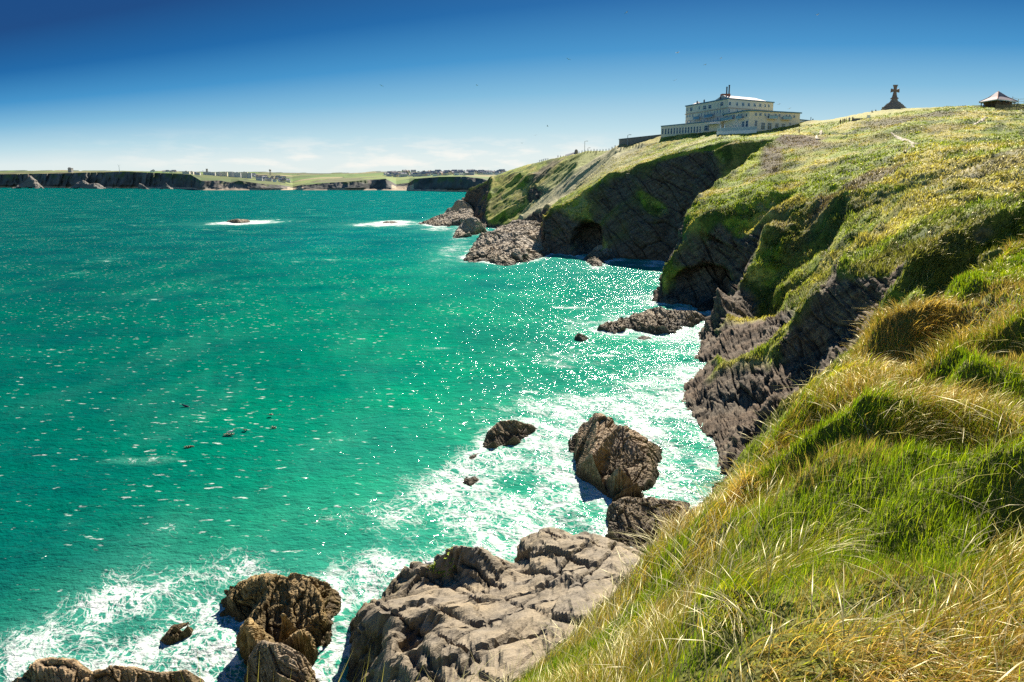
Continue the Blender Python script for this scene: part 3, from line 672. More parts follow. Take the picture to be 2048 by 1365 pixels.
rock('long low reef running out to sea at the foot of the headland tip',
     [(832, 449, 0), (880, 453, 0), (915, 456, 0), (940, 452, 0), (968, 444, 0), (960, 436, 0), (915, 432, 0), (870, 437, 0)],
     [(845, 444, 1.2), (881, 431, 4.2), (900, 424, 6), (943, 416, 9), (964, 415, 9.5), (966, 430, 5), (930, 436, 4.5), (890, 442, 2.5)], M_ROCK_FAR, seed=130, scl=1.8, amp=1.3)
rock('dark rock knob on the tip of the headland above the reef', [(885, 434, 0), (915, 437, 0), (945, 434, 0), (955, 424, 0), (920, 420, 0), (890, 424, 0)],
     [(897, 417, 6), (911, 399, 13.5), (922, 402, 13), (936, 410, 10), (948, 418, 8)], M_ROCK_FAR, seed=140, scl=1.8, amp=1.2)
rock('dark islet ringed with white surf, alone far out on the open sea', [(452, 444, 0), (475, 447, 0), (502, 445, 0), (498, 440, 0), (475, 438, 0), (456, 440, 0)], [(460, 441, 1.0), (472, 438, 2.6), (485, 439, 2.3), (496, 441, 1.2)], M_ROCK_FAR, seed=150, scl=1.2)
rock('awash rock under breaking surf between the islet and the headland', [(762, 448, -.2), (785, 449, -.2), (800, 447, -.2), (790, 443, -.2), (770, 443, -.2)], [(778, 443, 1.0), (788, 443, .8)], M_ROCK_FAR, seed=160, scl=1.0)

# ------------------------------------------------------------------ sea
gx0, gx1, gy0, gy1, gs = -90, 110, 10, 640, .5
gnx, gny = int((gx1-gx0)/gs), int((gy1-gy0)/gs)
GX, GY = np.meshgrid(gx0+gs*(np.arange(gnx)+.5), gy0+gs*(np.arange(gny)+.5), indexing='ij')
LAND = (hgt(GX.ravel(), GY.ravel()).reshape(GX.shape) > -.2).astype(float)
for X, Y, Z in ROCKS:
    m = Z > -.1
    i = ((X[m]-gx0)/gs).astype(int); j = ((Y[m]-gy0)/gs).astype(int); ok = (i >= 0) & (i < gnx) & (j >= 0) & (j < gny)
    LAND[i[ok], j[ok]] = 1.0
def gl(n): return blur1(blur1(LAND, n, 0), n, 1)
SH1, SH2, SH3 = gl(5), gl(15), gl(45)
def samp(Gd, x, y):
    i = np.clip((x-gx0)/gs-.5, 0, gnx-1.001); j = np.clip((y-gy0)/gs-.5, 0, gny-1.001); i0 = i.astype(int); j0 = j.astype(int); fi = i-i0; fj = j-j0
    v = Gd[i0, j0]*(1-fi)*(1-fj)+Gd[i0+1, j0]*fi*(1-fj)+Gd[i0, j0+1]*(1-fi)*fj+Gd[i0+1, j0+1]*fi*fj
    return np.where((x < gx0) | (x > gx1) | (y < gy0) | (y > gy1), 0, v)
sphi = np.radians(np.concatenate([np.linspace(-75, -39, 60, endpoint=False), np.linspace(-39, 38, 1400, endpoint=False), np.linspace(38, 60, 30)]))
pyl = np.concatenate([np.linspace(0, 8, 12, endpoint=False)*0+np.linspace(2600, 1500, 12), np.linspace(1490, 369, 1500)])
sr = np.array([Zp(CX, q, 0)[1] for q in pyl]); sr = np.concatenate([sr, [7000, 9000]])
XS = np.sin(sphi)[:, None]*sr[None]; YS = np.cos(sphi)[:, None]*sr[None]
px_, py_ = XS.ravel(), YS.ravel(); rr_ = np.hypot(px_, py_)
zs = np.zeros(len(px_)); dxs = np.zeros(len(px_)); dys = np.zeros(len(px_))
wr = np.random.default_rng(3)
for k in range(0, 46, 2):
    lam = 1.1*1.09**k if k < 34 else 14+(k-34)*2.0
    th = wr.normal(math.radians(215), .8 if lam < 12 else .35); kx, ky = math.cos(th)*2*math.pi/lam, math.sin(th)*2*math.pi/lam
    am = .0150*lam**.9*(.12 if lam > 12 else (.5 if lam > 7 else .9))*wr.uniform(.5, 1)
    at = (sst(lam*120, lam*45, rr_) if lam < 30 else 1)*.8*np.clip(.55+1.3*fbm(np.stack([px_, py_, px_*0+k*3.7], 1).astype(F32), 9+lam*2, 2, 330+k), 0, 1.5)
    ph = kx*px_+ky*py_+wr.uniform(0, 6.28)
    zs += am*at*np.cos(ph); dxs -= am*at*.6*math.cos(th)*np.sin(ph); dys -= am*at*.6*math.sin(th)*np.sin(ph)
s1, s2, s3 = samp(SH1, px_, py_), samp(SH2, px_, py_), samp(SH3, px_, py_)
PS = np.stack([px_, py_, px_*0], 1).astype(F32)
zs += (.28*fbm(PS, 2.2, 4, 301)+.1)*np.clip(s2*2+s3, 0, 1)
s4 = samp(gl(111), px_, py_)
fo = .45*sst(.0, .5, s1)+.36*sst(.01, .5, s2)+.42*sst(.01, .6, s3)+.26*sst(.04, .5, s4)*sst(300, 200, rr_)
FB = [(1150, 700, 260, 170, .24), (1180, 770, 200, 90, .25), (1080, 560, 170, 22, .3), (1000, 620, 140, 40, .18),   # foam patches (px, py, rx, ry, strength)
 (930, 960, 260, 85, .62), (1330, 900, 80, 130, .5), (1150, 870, 120, 60, .4), (1000, 905, 110, 50, .5), (960, 925, 60, 25, .6), (850, 1000, 160, 40, .35), (1060, 820, 200, 40, .36), (1100, 990, 90, 90, .35), (1180, 1040, 90, 60, .4),
 (1330, 960, 60, 110, .5), (1370, 850, 60, 90, .42), (1300, 1000, 60, 40, .5), (1380, 740, 50, 90, .35), (1240, 690, 170, 45, .55), (1120, 670, 80, 30, .42), (1180, 625, 90, 18, .42), (1260, 600, 60, 14, .3),
 (1330, 560, 30, 20, .35), (1280, 530, 90, 12, .4), (1180, 535, 60, 8, .5), (1140, 545, 120, 8, .2), (910, 520, 40, 10, .5), (1000, 532, 110, 7, .55), (910, 495, 40, 8, .5), (920, 480, 50, 7, .5), (880, 460, 60, 5, .4), (820, 452, 60, 4, .8),
 (755, 449, 66, 5, 2.2), (790, 444, 34, 4, 2.0), (475, 446, 66, 5, 2.3), (515, 445, 44, 4, 2.0), (900, 500, 30, 30, .7), (880, 458, 50, 8, .9), (1080, 740, 120, 30, .18), (1020, 715, 60, 12, .25), (1150, 790, 120, 40, .2),
 (400, 1180, 230, 100, .56), (230, 1190, 170, 80, .5), (130, 1290, 160, 80, .55), (640, 1010, 180, 40, .3), (350, 1300, 130, 60, .55), (60, 1330, 90, 50, .6), (30, 1265, 60, 25, .5), (430, 1310, 70, 60, .5), (620, 1120, 120, 30, .35), (760, 1120, 90, 60, .42), (700, 1180, 60, 40, .6),
 (340, 1060, 60, 40, .4), (680, 880, 60, 14, .4), (650, 1050, 200, 40, .2), (900, 1040, 160, 40, .3), (690, 1290, 40, 60, .6), (560, 1150, 80, 12, .5), (1010, 1100, 60, 50, .4), (1340, 530, 40, 10, .5), (850, 840, 220, 20, .16)]
pxp, pyp = px_*0, py_*0
for (a, b, rx, ry, st) in FB:
    c = Zp(a, b, 0); ex = Zp(a+rx, b, 0); ey = Zp(a, b-ry, 0); rx_w = abs(ex[0]-c[0]); ry_w = abs(ey[1]-c[1])
    fo += st*np.exp(-(((px_-c[0])/rx_w)**2+((py_-c[1])/ry_w)**2)*1.1)
fo *= (.62+.55*fbm(PS, 7, 3, 303))
streak = fbm(PS*np.array([1, .35, 1], F32), 9, 3, 305)
fo += .14*sst(.25, .6, streak)*sst(400, 60, rr_)
# whitecaps
wc = fbm(PS*np.array([.45, 1.0, 1], F32), 5.5, 3, 311)+.35*fbm(PS, 45, 2, 313)
fo += .75*sst(.62, .80, wc)*sst(40, 90, rr_)
fo = np.where(rr_ > 330, np.clip(fo, 0, 1.5), np.clip(fo, 0, 1.0))
# water colour: green inshore, blue offshore
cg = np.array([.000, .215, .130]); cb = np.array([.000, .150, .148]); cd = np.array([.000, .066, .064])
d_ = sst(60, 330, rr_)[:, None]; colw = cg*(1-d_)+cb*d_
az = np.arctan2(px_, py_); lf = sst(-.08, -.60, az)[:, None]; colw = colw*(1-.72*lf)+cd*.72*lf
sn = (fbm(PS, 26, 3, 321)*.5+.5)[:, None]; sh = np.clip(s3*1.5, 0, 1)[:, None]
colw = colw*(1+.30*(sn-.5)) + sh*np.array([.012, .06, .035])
VS = np.stack([px_+dxs, py_+dys, zs], 1)
nc2, nr2 = len(sphi), len(sr); I = (np.arange(nc2-1)[:, None]*nr2+np.arange(nr2-1)[None]).ravel(); FS = np.stack([I, I+1, I+nr2+1, I+nr2], 1)
inl = samp(LAND, px_, py_); inl = inl*(samp(SH2, px_, py_) > .995); FS = FS[~(inl[FS].min(1) > .5)]
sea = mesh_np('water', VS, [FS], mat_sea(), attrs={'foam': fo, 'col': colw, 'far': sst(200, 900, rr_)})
tag(sea, kind='structure'); print('sea', len(VS))
# ------------------------------------------------------------------ grass
M_GRASS = mat_grass()
AR = np.zeros((nc-1, nr-1))
_e1 = TPG[1:, :-1]-TPG[:-1, :-1]; _e2 = TPG[:-1, 1:]-TPG[:-1, :-1]
AR = np.linalg.norm(np.cross(_e1, _e2), axis=2)
CEN = P0[:-1, :-1]; CR = RS[:-1, :-1]; RKM = rockm.reshape(nc, nr)[:-1, :-1]; ZC = TPG[:-1, :-1, 2]
PXc, PYc = proj(TPG[:-1, :-1, 0], TPG[:-1, :-1, 1], TPG[:-1, :-1, 2])
def scatter(n, wgt, seed):
    r = np.random.default_rng(seed); w = wgt.ravel(); cs = np.cumsum(w); q = np.searchsorted(cs, r.random(n)*cs[-1]); q = np.clip(q, 0, len(w)-1)
    i, j = q//(nr-1), q % (nr-1); a, b = r.random(n)[:, None], r.random(n)[:, None]
    B = TPG[i, j]*(1-a)*(1-b)+TPG[i+1, j]*a*(1-b)+TPG[i, j+1]*(1-a)*b+TPG[i+1, j+1]*a*b
    return B, i, j, r
def blades(B, L, W_, lean, bend, col, ts, name, label, cat, r, groundn=None):
    n = len(B); up = np.array([0, 0, 1.0]); B = B - np.array([0, 0, .02])
    side = np.cross(np.concatenate([lean, np.zeros((n, 1))], 1), up); ja = r.normal(0, .6, n)
    sx = side[:, 0]*np.cos(ja)-side[:, 1]*np.sin(ja); sy = side[:, 0]*np.sin(ja)+side[:, 1]*np.cos(ja); side = np.stack([sx, sy, r.normal(0, .15, n)], 1)
    wob = r.normal(0, .10, (n, 2))
    V = []; 
    for k, t in enumerate(ts):
        h = L*t*(1-.5*np.clip(bend, 0, 1.7)*t); f = L*bend*(.25*t+.55*t*t)
        c = B + np.stack([lean[:, 0]*f+wob[:, 0]*L*t*t, lean[:, 1]*f+wob[:, 1]*L*t*t, h], 1)
        wd = (W_*(1-.55*t)*.5)[:, None]
        if k < len(ts)-1: V += [c-side*wd, c+side*wd]
        else: V += [c]
    m = 2*(len(ts)-1)+1; Vt = np.stack(V, 1).reshape(-1, 3)
    base = (np.arange(n)*m)[:, None]; q = []
    for k in range(len(ts)-2): q.append(base+np.array([[2*k, 2*k+1, 2*k+3, 2*k+2]]))
    k = len(ts)-2; tri = base+np.array([[2*k, 2*k+1, 2*k+2]])
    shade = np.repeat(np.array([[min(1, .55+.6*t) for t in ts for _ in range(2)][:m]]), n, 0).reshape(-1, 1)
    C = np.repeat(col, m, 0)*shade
    fs = ([np.concatenate(q)] if q else [])+[tri]
    o = mesh_np(name, Vt, fs, M_GRASS, attrs={'col': C.astype(F32)}); tag(o, label, cat, kind='stuff'); return o
vis = (PXc > -150) & (PXc < 2250) & (PYc > 120) & (PYc < 2100)
# near brow: long wind-combed marram over short green turf
base_w = np.sqrt(AR)*vis*(ZC > -1)
wn_ = base_w*(CR < 26)*(CR > 1.25)*np.clip(CR/3, .75, 1.2)*(CEN[:, :, 2] > 14)
NB = 360000
B, i, j, r = scatter(NB, wn_, 5)
Bp = B.astype(F32); rad = np.hypot(B[:, 0], B[:, 1])
tuf = fbm(Bp, 1.25, 3, 201); tf2 = fbm(Bp, 3.4, 2, 203); hue = fbm(Bp, .8, 2, 205); ang = fbm(Bp, 1.6, 2, 207)
longm = (sst(-.16, .10, tuf+.35*tf2) > r.random(NB)).astype(float)
L = np.where(longm > .5, r.uniform(.20, .50, NB), r.uniform(.05, .18, NB))*np.clip(rad/4.5, .5, 1)*(.55+.45*sst(.2, 2.0, B[:, 0]))
a = .75 + 1.5*ang + r.normal(0, .42, NB) - 1.9*sst(.18, .4, hue)*(longm > .5)
lean = np.stack([np.cos(a), np.sin(a)], 1)
bend = np.where(longm > .5, r.uniform(.55, 1.5, NB), r.uniform(.1, .8, NB))
green = np.array([.17, .31, .010]); lime = np.array([.43, .50, .02]); straw = np.array([.80, .57, .17]); olive = np.array([.40, .41, .03]); tan = np.array([.46, .33, .11])
u_ = np.clip(r.random(NB)*1.25, 0, 1)[:, None]; v_ = r.random(NB)[:, None]
cl = np.where(longm[:, None] > .5, straw*u_+olive*(1-u_), green*u_+lime*(1-u_))
cl = np.where((longm[:, None] > .5) & ((hue[:, None]+.5*(v_-.5)) > .22), tan*.6+straw*.4, cl)
cl = np.where((longm[:, None] > .5) & ((tf2[:, None]+.9*(v_-.5)) < -.12), lime*.75+olive*.25, cl)
cl = cl*r.uniform(.75, 1.35, NB)[:, None]*np.array([1.08, 1.0, .85])
Wd = np.maximum(np.where(longm > .5, .0032, .0030), rad*.00062)*r.uniform(.7, 1.4, NB)
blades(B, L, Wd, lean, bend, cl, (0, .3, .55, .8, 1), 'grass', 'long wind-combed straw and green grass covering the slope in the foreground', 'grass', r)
# short turf between the tufts
B, i, j, r = scatter(420000, wn_, 7); n = len(B); Bp = B.astype(F32); rad = np.hypot(B[:, 0], B[:, 1]); hs = fbm(Bp, 1.1, 3, 231); ang = fbm(Bp, .9, 2, 233)
a = .5+2.2*ang+r.normal(0, .7, n); u_ = r.random(n)[:, None]; cl = (green*u_+lime*(1-u_))*r.uniform(.6, 1.25, n)[:, None]; dm = (hs[:, None]+.35*(r.random(n)[:, None]-.5)) > .04
cl = np.where(dm, (straw*.55+tan*.3)*r.uniform(.55, 1.1, n)[:, None], cl)
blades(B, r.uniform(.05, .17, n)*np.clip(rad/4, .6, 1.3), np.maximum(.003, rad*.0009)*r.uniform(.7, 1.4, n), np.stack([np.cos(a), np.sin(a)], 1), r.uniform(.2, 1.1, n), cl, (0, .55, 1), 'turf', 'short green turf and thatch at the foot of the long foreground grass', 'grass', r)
# sparse thick pale straws
B, i, j, r = scatter(9000, wn_*(CR < 12), 9); n = len(B); tuf = fbm(B.astype(F32), 1.25, 3, 201); k = tuf > -.12; B = B[k]; n = len(B); rad = np.hypot(B[:, 0], B[:, 1])
a = 2.6*fbm(B.astype(F32), .9, 2, 211)+r.normal(.5, .8, n)
blades(B, r.uniform(.3, .6, n)*np.clip(rad/4.5, .5, 1), np.maximum(.0045, rad*.0011)*r.uniform(.7, 1.3, n), np.stack([np.cos(a), np.sin(a)], 1), r.uniform(.9, 1.7, n), np.array([.78, .68, .42])*r.uniform(.6, 1.1, n)[:, None], (0, .25, .5, .75, 1), 'dry_grass', 'scattered bent pale straws arching over the foreground turf', 'grass', r)
# tussocky grass on the middle and far slopes
wm_ = base_w*(CR > 22)*(CR < 300)*(RKM < .5)*(ZC > 2.5)*np.clip(120/CR, .5, 1.6)
B, i, j, r = scatter(330000, wm_, 13); n = len(B); Bp = B.astype(F32); rad = np.hypot(B[:, 0], B[:, 1])
gc = PG.reshape(nc, nr, 3)[i, j]; tf = fbm(Bp, 2.4, 3, 221); ang = fbm(Bp, 5, 2, 223)
nearpath = np.zeros(n)
keep = (r.random(n) < .35+.65*sst(-.25, .2, tf)) & (memz.reshape(nc, nr)[i, j] < .35); B = B[keep]; gc = gc[keep]; tf = tf[keep]; ang = ang[keep]; rad = rad[keep]; Bp = Bp[keep]; n = len(B)
a = .6+1.6*ang+r.normal(0, .5, n); L = r.uniform(.18, .5, n)*(1+.5*sst(0, .35, tf))*np.clip(rad/45, .8, 1.5)*(1-.5*sst(150, 195, rad))
cl = gc*r.uniform(.9, 1.7, n)[:, None]*np.array([1.15, 1.12, 1.1]); cl = np.where(r.random(n)[:, None] < .12, np.array([.50, .43, .20])*r.uniform(.6, 1.1, n)[:, None], cl)
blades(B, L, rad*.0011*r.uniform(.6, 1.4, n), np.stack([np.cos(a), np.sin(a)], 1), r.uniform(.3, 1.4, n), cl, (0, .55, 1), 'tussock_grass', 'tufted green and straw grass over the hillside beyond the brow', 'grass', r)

# thin stems rising from the brow at the foot of the picture
r = np.random.default_rng(21); n = 90; bx = np.concatenate([r.normal(-1.35, .16, 55), r.normal(-.85, .14, 35)]); by = r.normal(3.05, .12, n); bz = hgt(bx, by)
need = (26-.86*by)-bz; a = r.normal(.5, .9, n)
blades(np.stack([bx, by, bz], 1), np.clip(need, .3, 2.2)+r.uniform(.05, .42, n), np.full(n, .0055)*r.uniform(.6, 1.2, n), np.stack([np.cos(a), np.sin(a)], 1), r.uniform(.1, .5, n), np.array([.55, .48, .16])*r.uniform(.5, 1.1, n)[:, None], (0, .3, .55, .8, 1), 'grass_stems', 'thin straw stems in front of the shore rocks at the foot of the picture', 'grass', r)
print('stem need', need.min(), need.max())
# ------------------------------------------------------------------ far coast
FT = np.array([  # px, base, clifftop, run, mid, sky
 (-500, 375, 351, 26, 348, 345), (-200, 375, 350, 26, 348, 345), (0, 375.5, 349, 26, 346.5, 343), (100, 376, 347.5, 26, 345, 341.5), (180, 376.5, 345.5, 26, 344.5, 343), (250, 377, 343.6, 26, 343, 342.6),
 (350, 377.8, 347.5, 26, 345.5, 343.5), (383, 378.6, 350, 26, 347, 344), (402, 381, 362, 20, 352, 344.2), (440, 381, 361.5, 34, 355.5, 344.8), (462, 381, 366, 20, 356, 345), (478, 381, 361.5, 25, 356.5, 345.3), (520, 381, 368, 25, 359, 345.5), (562, 380.6, 371, 20, 362, 345.7),
 (585, 380.2, 374, 60, 367, 346), (602, 381, 371, 20, 366, 346.3), (640, 381, 367, 25, 361, 347), (690, 381, 364, 30, 359, 347), (730, 381, 361, 30, 357, 345.5), (772, 381.2, 358, 30, 355.5, 343.5), (792, 381.2, 369, 80, 357, 343), (818, 381.6, 366, 60, 356.5, 344),
 (830, 382.4, 358, 18, 355.5, 345.5), (880, 383.2, 354, 22, 352, 345.5), (930, 384, 353.6, 22, 351.5, 345), (965, 384.6, 358, 30, 352, 345), (985, 385, 364, 45, 352, 345.5), (1060, 385, 358, 30, 350, 345), (1500, 385, 356, 30, 350, 343)])
fpx = np.concatenate([np.arange(-480, -60, 8), np.arange(-60, 1060, .9), np.arange(1060, 1400, 8)])
def ftab(k, px): return np.interp(px, FT[:, 0], FT[:, k])
def Yz0(py):
    y = (CY-py)/FPX; return -H/((y*CT-ST)/(CT+y*ST))
def rat(py):
    y = (CY-py)/FPX; return (y*CT-ST)/(CT+y*ST)
def fprof(px):
    """(Y, z) knots along one bearing"""
    Y0 = Yz0(ftab(1, px)); run = ftab(3, px)
    ys = [Y0, Y0+run*.25, Y0+run*1.5, Y0+520+run, Y0+2300]
    zs_ = [0*Y0, 2.5+0*Y0, H+rat(ftab(2, px))*ys[2], H+rat(ftab(4, px))*ys[3], H+rat(ftab(5, px))*ys[4]]
    return ys, zs_
ys, zs_ = fprof(fpx)
seg = [4, 34, 46, 90]; rowsY = []; rowsZ = []
for k, n in enumerate(seg):
    for t in np.linspace(0, 1, n, endpoint=False):
        rowsY.append(ys[k]*(1-t)+ys[k+1]*t); rowsZ.append(zs_[k]*(1-t)+zs_[k+1]*t)
rowsY.append(ys[4]); rowsZ.append(zs_[4])
for dY, dz in ((400, -12), (1500, -40), (4000, -90)): rowsY.append(ys[4]+dY); rowsZ.append(zs_[4]+dz)
FY = np.stack(rowsY, 1); FZ = np.stack(rowsZ, 1); FYo, FZo = FY.copy(), FZ.copy()
tx = ((fpx-CX)/FPX)[:, None]/(CT+((CY-362)/FPX)*ST); FX = tx*FY
nf1, nf2 = FY.shape
rowi = np.arange(nf2)[None]*np.ones((nf1, 1))
cliff = (rowi >= 4) & (rowi < 38)
Pf = np.stack([FX, FY, FZ], 2).reshape(-1, 3).astype(F32)
bt = fbm(Pf*np.array([1, .15, 0], F32), 75, 4, 401).reshape(nf1, nf2); bt2 = ridged(Pf*np.array([1, .3, .5], F32), 28, 3, 403).reshape(nf1, nf2)
hcl = np.clip((zs_[2])/45, .25, 1)[:, None]
amt = np.where(rowi < 38, 1.0, np.clip(1-(rowi-38)/10, 0, 1))*np.clip(rowi/10, .3, 1)
FY = FY+(-70*bt-16*bt2)*hcl*amt
FZ = FZ + (fbm(Pf*np.array([1, 1, 0], F32), 160, 3, 405)*3).reshape(nf1, nf2)*np.clip((rowi-38)/12, 0, 1)*(rowi < 150)
FZ = FZ + np.where(cliff, 2.0*fbm(Pf, 14, 3, 407).reshape(nf1, nf2), 0)
hed = fbm(Pf*np.array([1, .02, 0], F32), 55, 4, 409).reshape(nf1, nf2); FZ = FZ+np.where((rowi > 165) & (rowi < 176), 5*sst(-.05, .45, hed), 0)
FX = tx*FY
Pf2 = np.stack([FX, FY, FZ], 2).reshape(-1, 3).astype(F32)
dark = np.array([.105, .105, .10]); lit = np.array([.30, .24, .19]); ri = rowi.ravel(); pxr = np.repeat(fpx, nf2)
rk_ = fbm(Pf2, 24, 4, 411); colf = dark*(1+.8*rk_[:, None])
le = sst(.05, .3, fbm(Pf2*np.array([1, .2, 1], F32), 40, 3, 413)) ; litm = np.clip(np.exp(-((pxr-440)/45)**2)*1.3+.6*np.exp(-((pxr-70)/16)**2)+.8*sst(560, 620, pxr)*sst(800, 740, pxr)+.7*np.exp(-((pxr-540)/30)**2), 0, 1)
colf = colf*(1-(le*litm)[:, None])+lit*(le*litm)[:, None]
gr = np.array([.10, .13, .04]); gm = sst(.0, .3, fbm(Pf2, 30, 3, 415))*sst(18, 34, ri)*.8; colf = colf*(1-gm[:, None])+gr*gm[:, None]
F1, F2, RC = cells(np.stack([Pf[:, 0]/170+.3*Pf[:, 1]/900, Pf[:, 1]/330, Pf[:, 0]*0+.5], 1), 421)
fcol = np.where(RC[:, None] > .35, np.array([.13, .20, .06]), np.where(RC[:, None] > -.2, np.array([.19, .235, .075]), np.where(RC[:, None] > -.6, np.array([.15, .155, .08]), np.array([.28, .25, .13]))))
hd = 1-sst(.02, .07, F2-F1); fcol = fcol*(1-.75*hd[:, None])+np.array([.03, .045, .025])*.75*hd[:, None]
wd_ = sst(.15, .3, fbm(Pf*np.array([1, .5, 0], F32), 260, 3, 423)); fcol = fcol*(1-.6*wd_[:, None])+np.array([.07, .085, .045])*.6*wd_[:, None]
inl = sst(36, 40, ri)[:, None]; colf = colf*(1-inl)+fcol*inl
sandm = (ri <= 5)*np.clip(sst(2, 5, Pf2[:, 2])*0+1, 0, 1); colf = np.where((sandm > 0)[:, None], np.array([.42, .33, .24]), colf)
bch = ((np.abs(pxr-805) < 22) | (np.abs(pxr-590) < 16)) & (ri < 24); colf = np.where(bch[:, None], np.array([.48, .38, .27]), colf)
colf = np.where((ri > 166)[:, None], np.array([.07, .095, .07]), colf)
I = (np.arange(nf1-1)[:, None]*nf2+np.arange(nf2-1)[None]).ravel()
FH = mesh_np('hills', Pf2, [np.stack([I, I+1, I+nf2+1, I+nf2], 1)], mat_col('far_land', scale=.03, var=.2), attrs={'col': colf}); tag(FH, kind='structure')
def farpt(px, py):
    """point of the far land seen at a picture bearing"""
    i = int(np.clip(np.searchsorted(fpx, px), 0, nf1-1)); r_ = (FZ[i]-H)/FY[i]; t_ = rat(py)
    k = 20
    while k < 172 and r_[k] < t_: k += 1
    return float(FX[i, k]), float(FY[i, k]), float(FZ[i, k])
M_WHITE = simple('white_render', (.88, .86, .82), scale=.3); M_CREAM = simple('cream_render', (.82, .70, .55), scale=.3); M_GREYW = simple('grey_render', (.60, .58, .58), scale=.3)
M_SLATE = simple('slate_roof', (.30, .30, .33), scale=.5); M_TILE = simple('brown_roof', (.40, .30, .25), scale=.5); M_DGLASS = simple('dark_window', (.05, .07, .09), rough=.25, spec=.6)
def far_house(w, d, h, roof, wall, kind):
    m = MB(); m.box(-w/2, w/2, -d/2, d/2, -4, h, 0)
    if kind == 'gable':
        e = .5; rh = min(w, d)*.42
        m.add([(-w/2-e, -d/2-e, h-.2), (w/2+e, -d/2-e, h-.2), (w/2+e, d/2+e, h-.2), (-w/2-e, d/2+e, h-.2), (-w/2-e, 0, h+rh), (w/2+e, 0, h+rh)], [(0, 1, 5, 4), (2, 3, 4, 5), (0, 4, 3), (1, 2, 5), (0, 3, 2, 1)], 1)
        m.box(w*.3, w*.3+.9, -.45, .45, h, h+rh+1.3, 0)
    else:
        m.box(-w/2-.3, w/2+.3, -d/2-.3, d/2+.3, h, h+.6, 1); m.box(-w*.15, w*.15, -d*.2, d*.2, h+.6, h+2.4, 0)
    nwin = max(2, int(w/3.2)); fl = max(1, int(h/2.9))
    for f in range(fl):
        for k in range(nwin):
            x = -w/2+(k+.5)*w/nwin; m.box(x-.6, x+.6, -d/2-.06, -d/2+.1, f*2.9+1, f*2.9+2.3, 2)
    me = m.build('house', [wall, roof, M_DGLASS]); return me
protos = []
for (w, d, h, rf, wl_, kd) in ((10, 8, 5.5, M_SLATE, M_WHITE, 'gable'), (14, 8, 6, M_SLATE, M_CREAM, 'gable'), (9, 8, 5, M_TILE, M_WHITE, 'gable'), (18, 9, 8, M_SLATE, M_GREYW, 'gable'), (12, 9, 6, M_TILE, M_CREAM, 'gable')):
    o = far_house(w, d, h, rf, wl_, kd); protos.append(o.data); bpy.data.objects.remove(o)
hr = random.Random(5); nh = 0
def put_house(px, py, label, group, sc=1.0, sel=None, name='house', cat='house'):
    x, y, z = farpt(px, py); o = bpy.data.objects.new(name, sel or hr.choice(protos)); COL.objects.link(o)
    o.location = (x, y, z); o.rotation_euler = (0, 0, hr.uniform(-.9, .9)); o.scale = (sc, sc, sc); tag(o, label, cat, group); return o
for k in range(185):
    px = 770+240*hr.random()**.9; lo = np.interp(px, [770, 830, 900, 1010], [355.5, 354, 351.5, 349.5]); py = hr.uniform(346.2, lo)
    put_house(px, py, 'tiny pale house packed into the distant town above the dark sea cliff', 'houses of the distant town on the skyline', hr.uniform(.9, 1.5))
for k in range(46):
    px = hr.uniform(505, 592); py = 357+(px-505)/87*9+hr.uniform(-4, 3.5)
    put_house(px, py, 'tiny pale house on the green slope left of the distant fields', 'houses stepping down the slope behind the far cove', hr.uniform(.8, 1.2))
for k in range(12):
    px = hr.uniform(288, 352); put_house(px, hr.uniform(344.3, 345.6), 'tiny farm building on the far clifftop skyline', 'farm buildings on the far clifftop', .8)
BL = [(373, 348.5, 22, 8, M_CREAM), (391, 349.5, 30, 7, M_GREYW), (419, 351, 36, 11, M_GREYW), (439, 352.5, 18, 14, M_GREYW), (450, 353, 17, 15, M_CREAM), (463, 354, 18, 16, M_GREYW), (475, 355, 22, 17, M_GREYW), (489, 356.5, 20, 20, M_CREAM), (499, 357, 13, 18, M_GREYW), (384, 348.7, 12, 8, M_CREAM)]
LB = ['leftmost low cream block on the far clifftop', 'long low grey block near the left end of the far hotels', 'long grey block just right of the tall stack', 'grey block, first of the close row right of the long one', 'cream block between two grey ones on the far clifftop', 'grey block in the middle of the close clifftop row', 'wide grey block beside the tallest cream one', 'tallest cream block at the right of the clifftop row', 'narrow grey block closing the right end of the clifftop row', 'small cream block beside the leftmost far clifftop block']
for (px, py, w, h, mt), lb in zip(BL, LB):
    x, y, z = farpt(px, py); w2 = w*y/2300
    o = far_house(w2, 14, h, M_SLATE, mt, 'flat'); o.name = 'apartment_block'; o.location = (x, y, z); o.rotation_euler = (0, 0, .25); tag(o, lb, 'building', 'blocks in a row on the far clifftop')
M_TOWER = simple('tower_stone', (.30, .30, .30)); M_STEEL = simple('grey_steel', (.35, .37, .38), metal=.3)
x, y, z = farpt(143, 345.5); m = MB(); m.box(-7, 7, -7, 7, -6, 17, 0); m.box(-7.6, 7.6, -7.6, 7.6, 16.5, 18, 0); m.box(-5, -1, -5, 5, 18, 21, 0); o = m.build('tower', M_TOWER); o.location = (x, y, z); tag(o, 'square grey tower standing on the far left clifftop', 'tower')
x, y, z = farpt(240, 344); r_ = empty('wind_turbine', (x, y, z)); tag(r_, 'slim wind turbine on the skyline above the long dark cliff', 'turbine')
m = MB(); m.tube((0, 0, -3), (0, 0, 21), .9, .5); m.build('mast', M_WHITE, r_); m = MB(); m.box(-.6, .6, -2, 1, 20.4, 21.8, 0); m.build('nacelle', M_WHITE, r_)
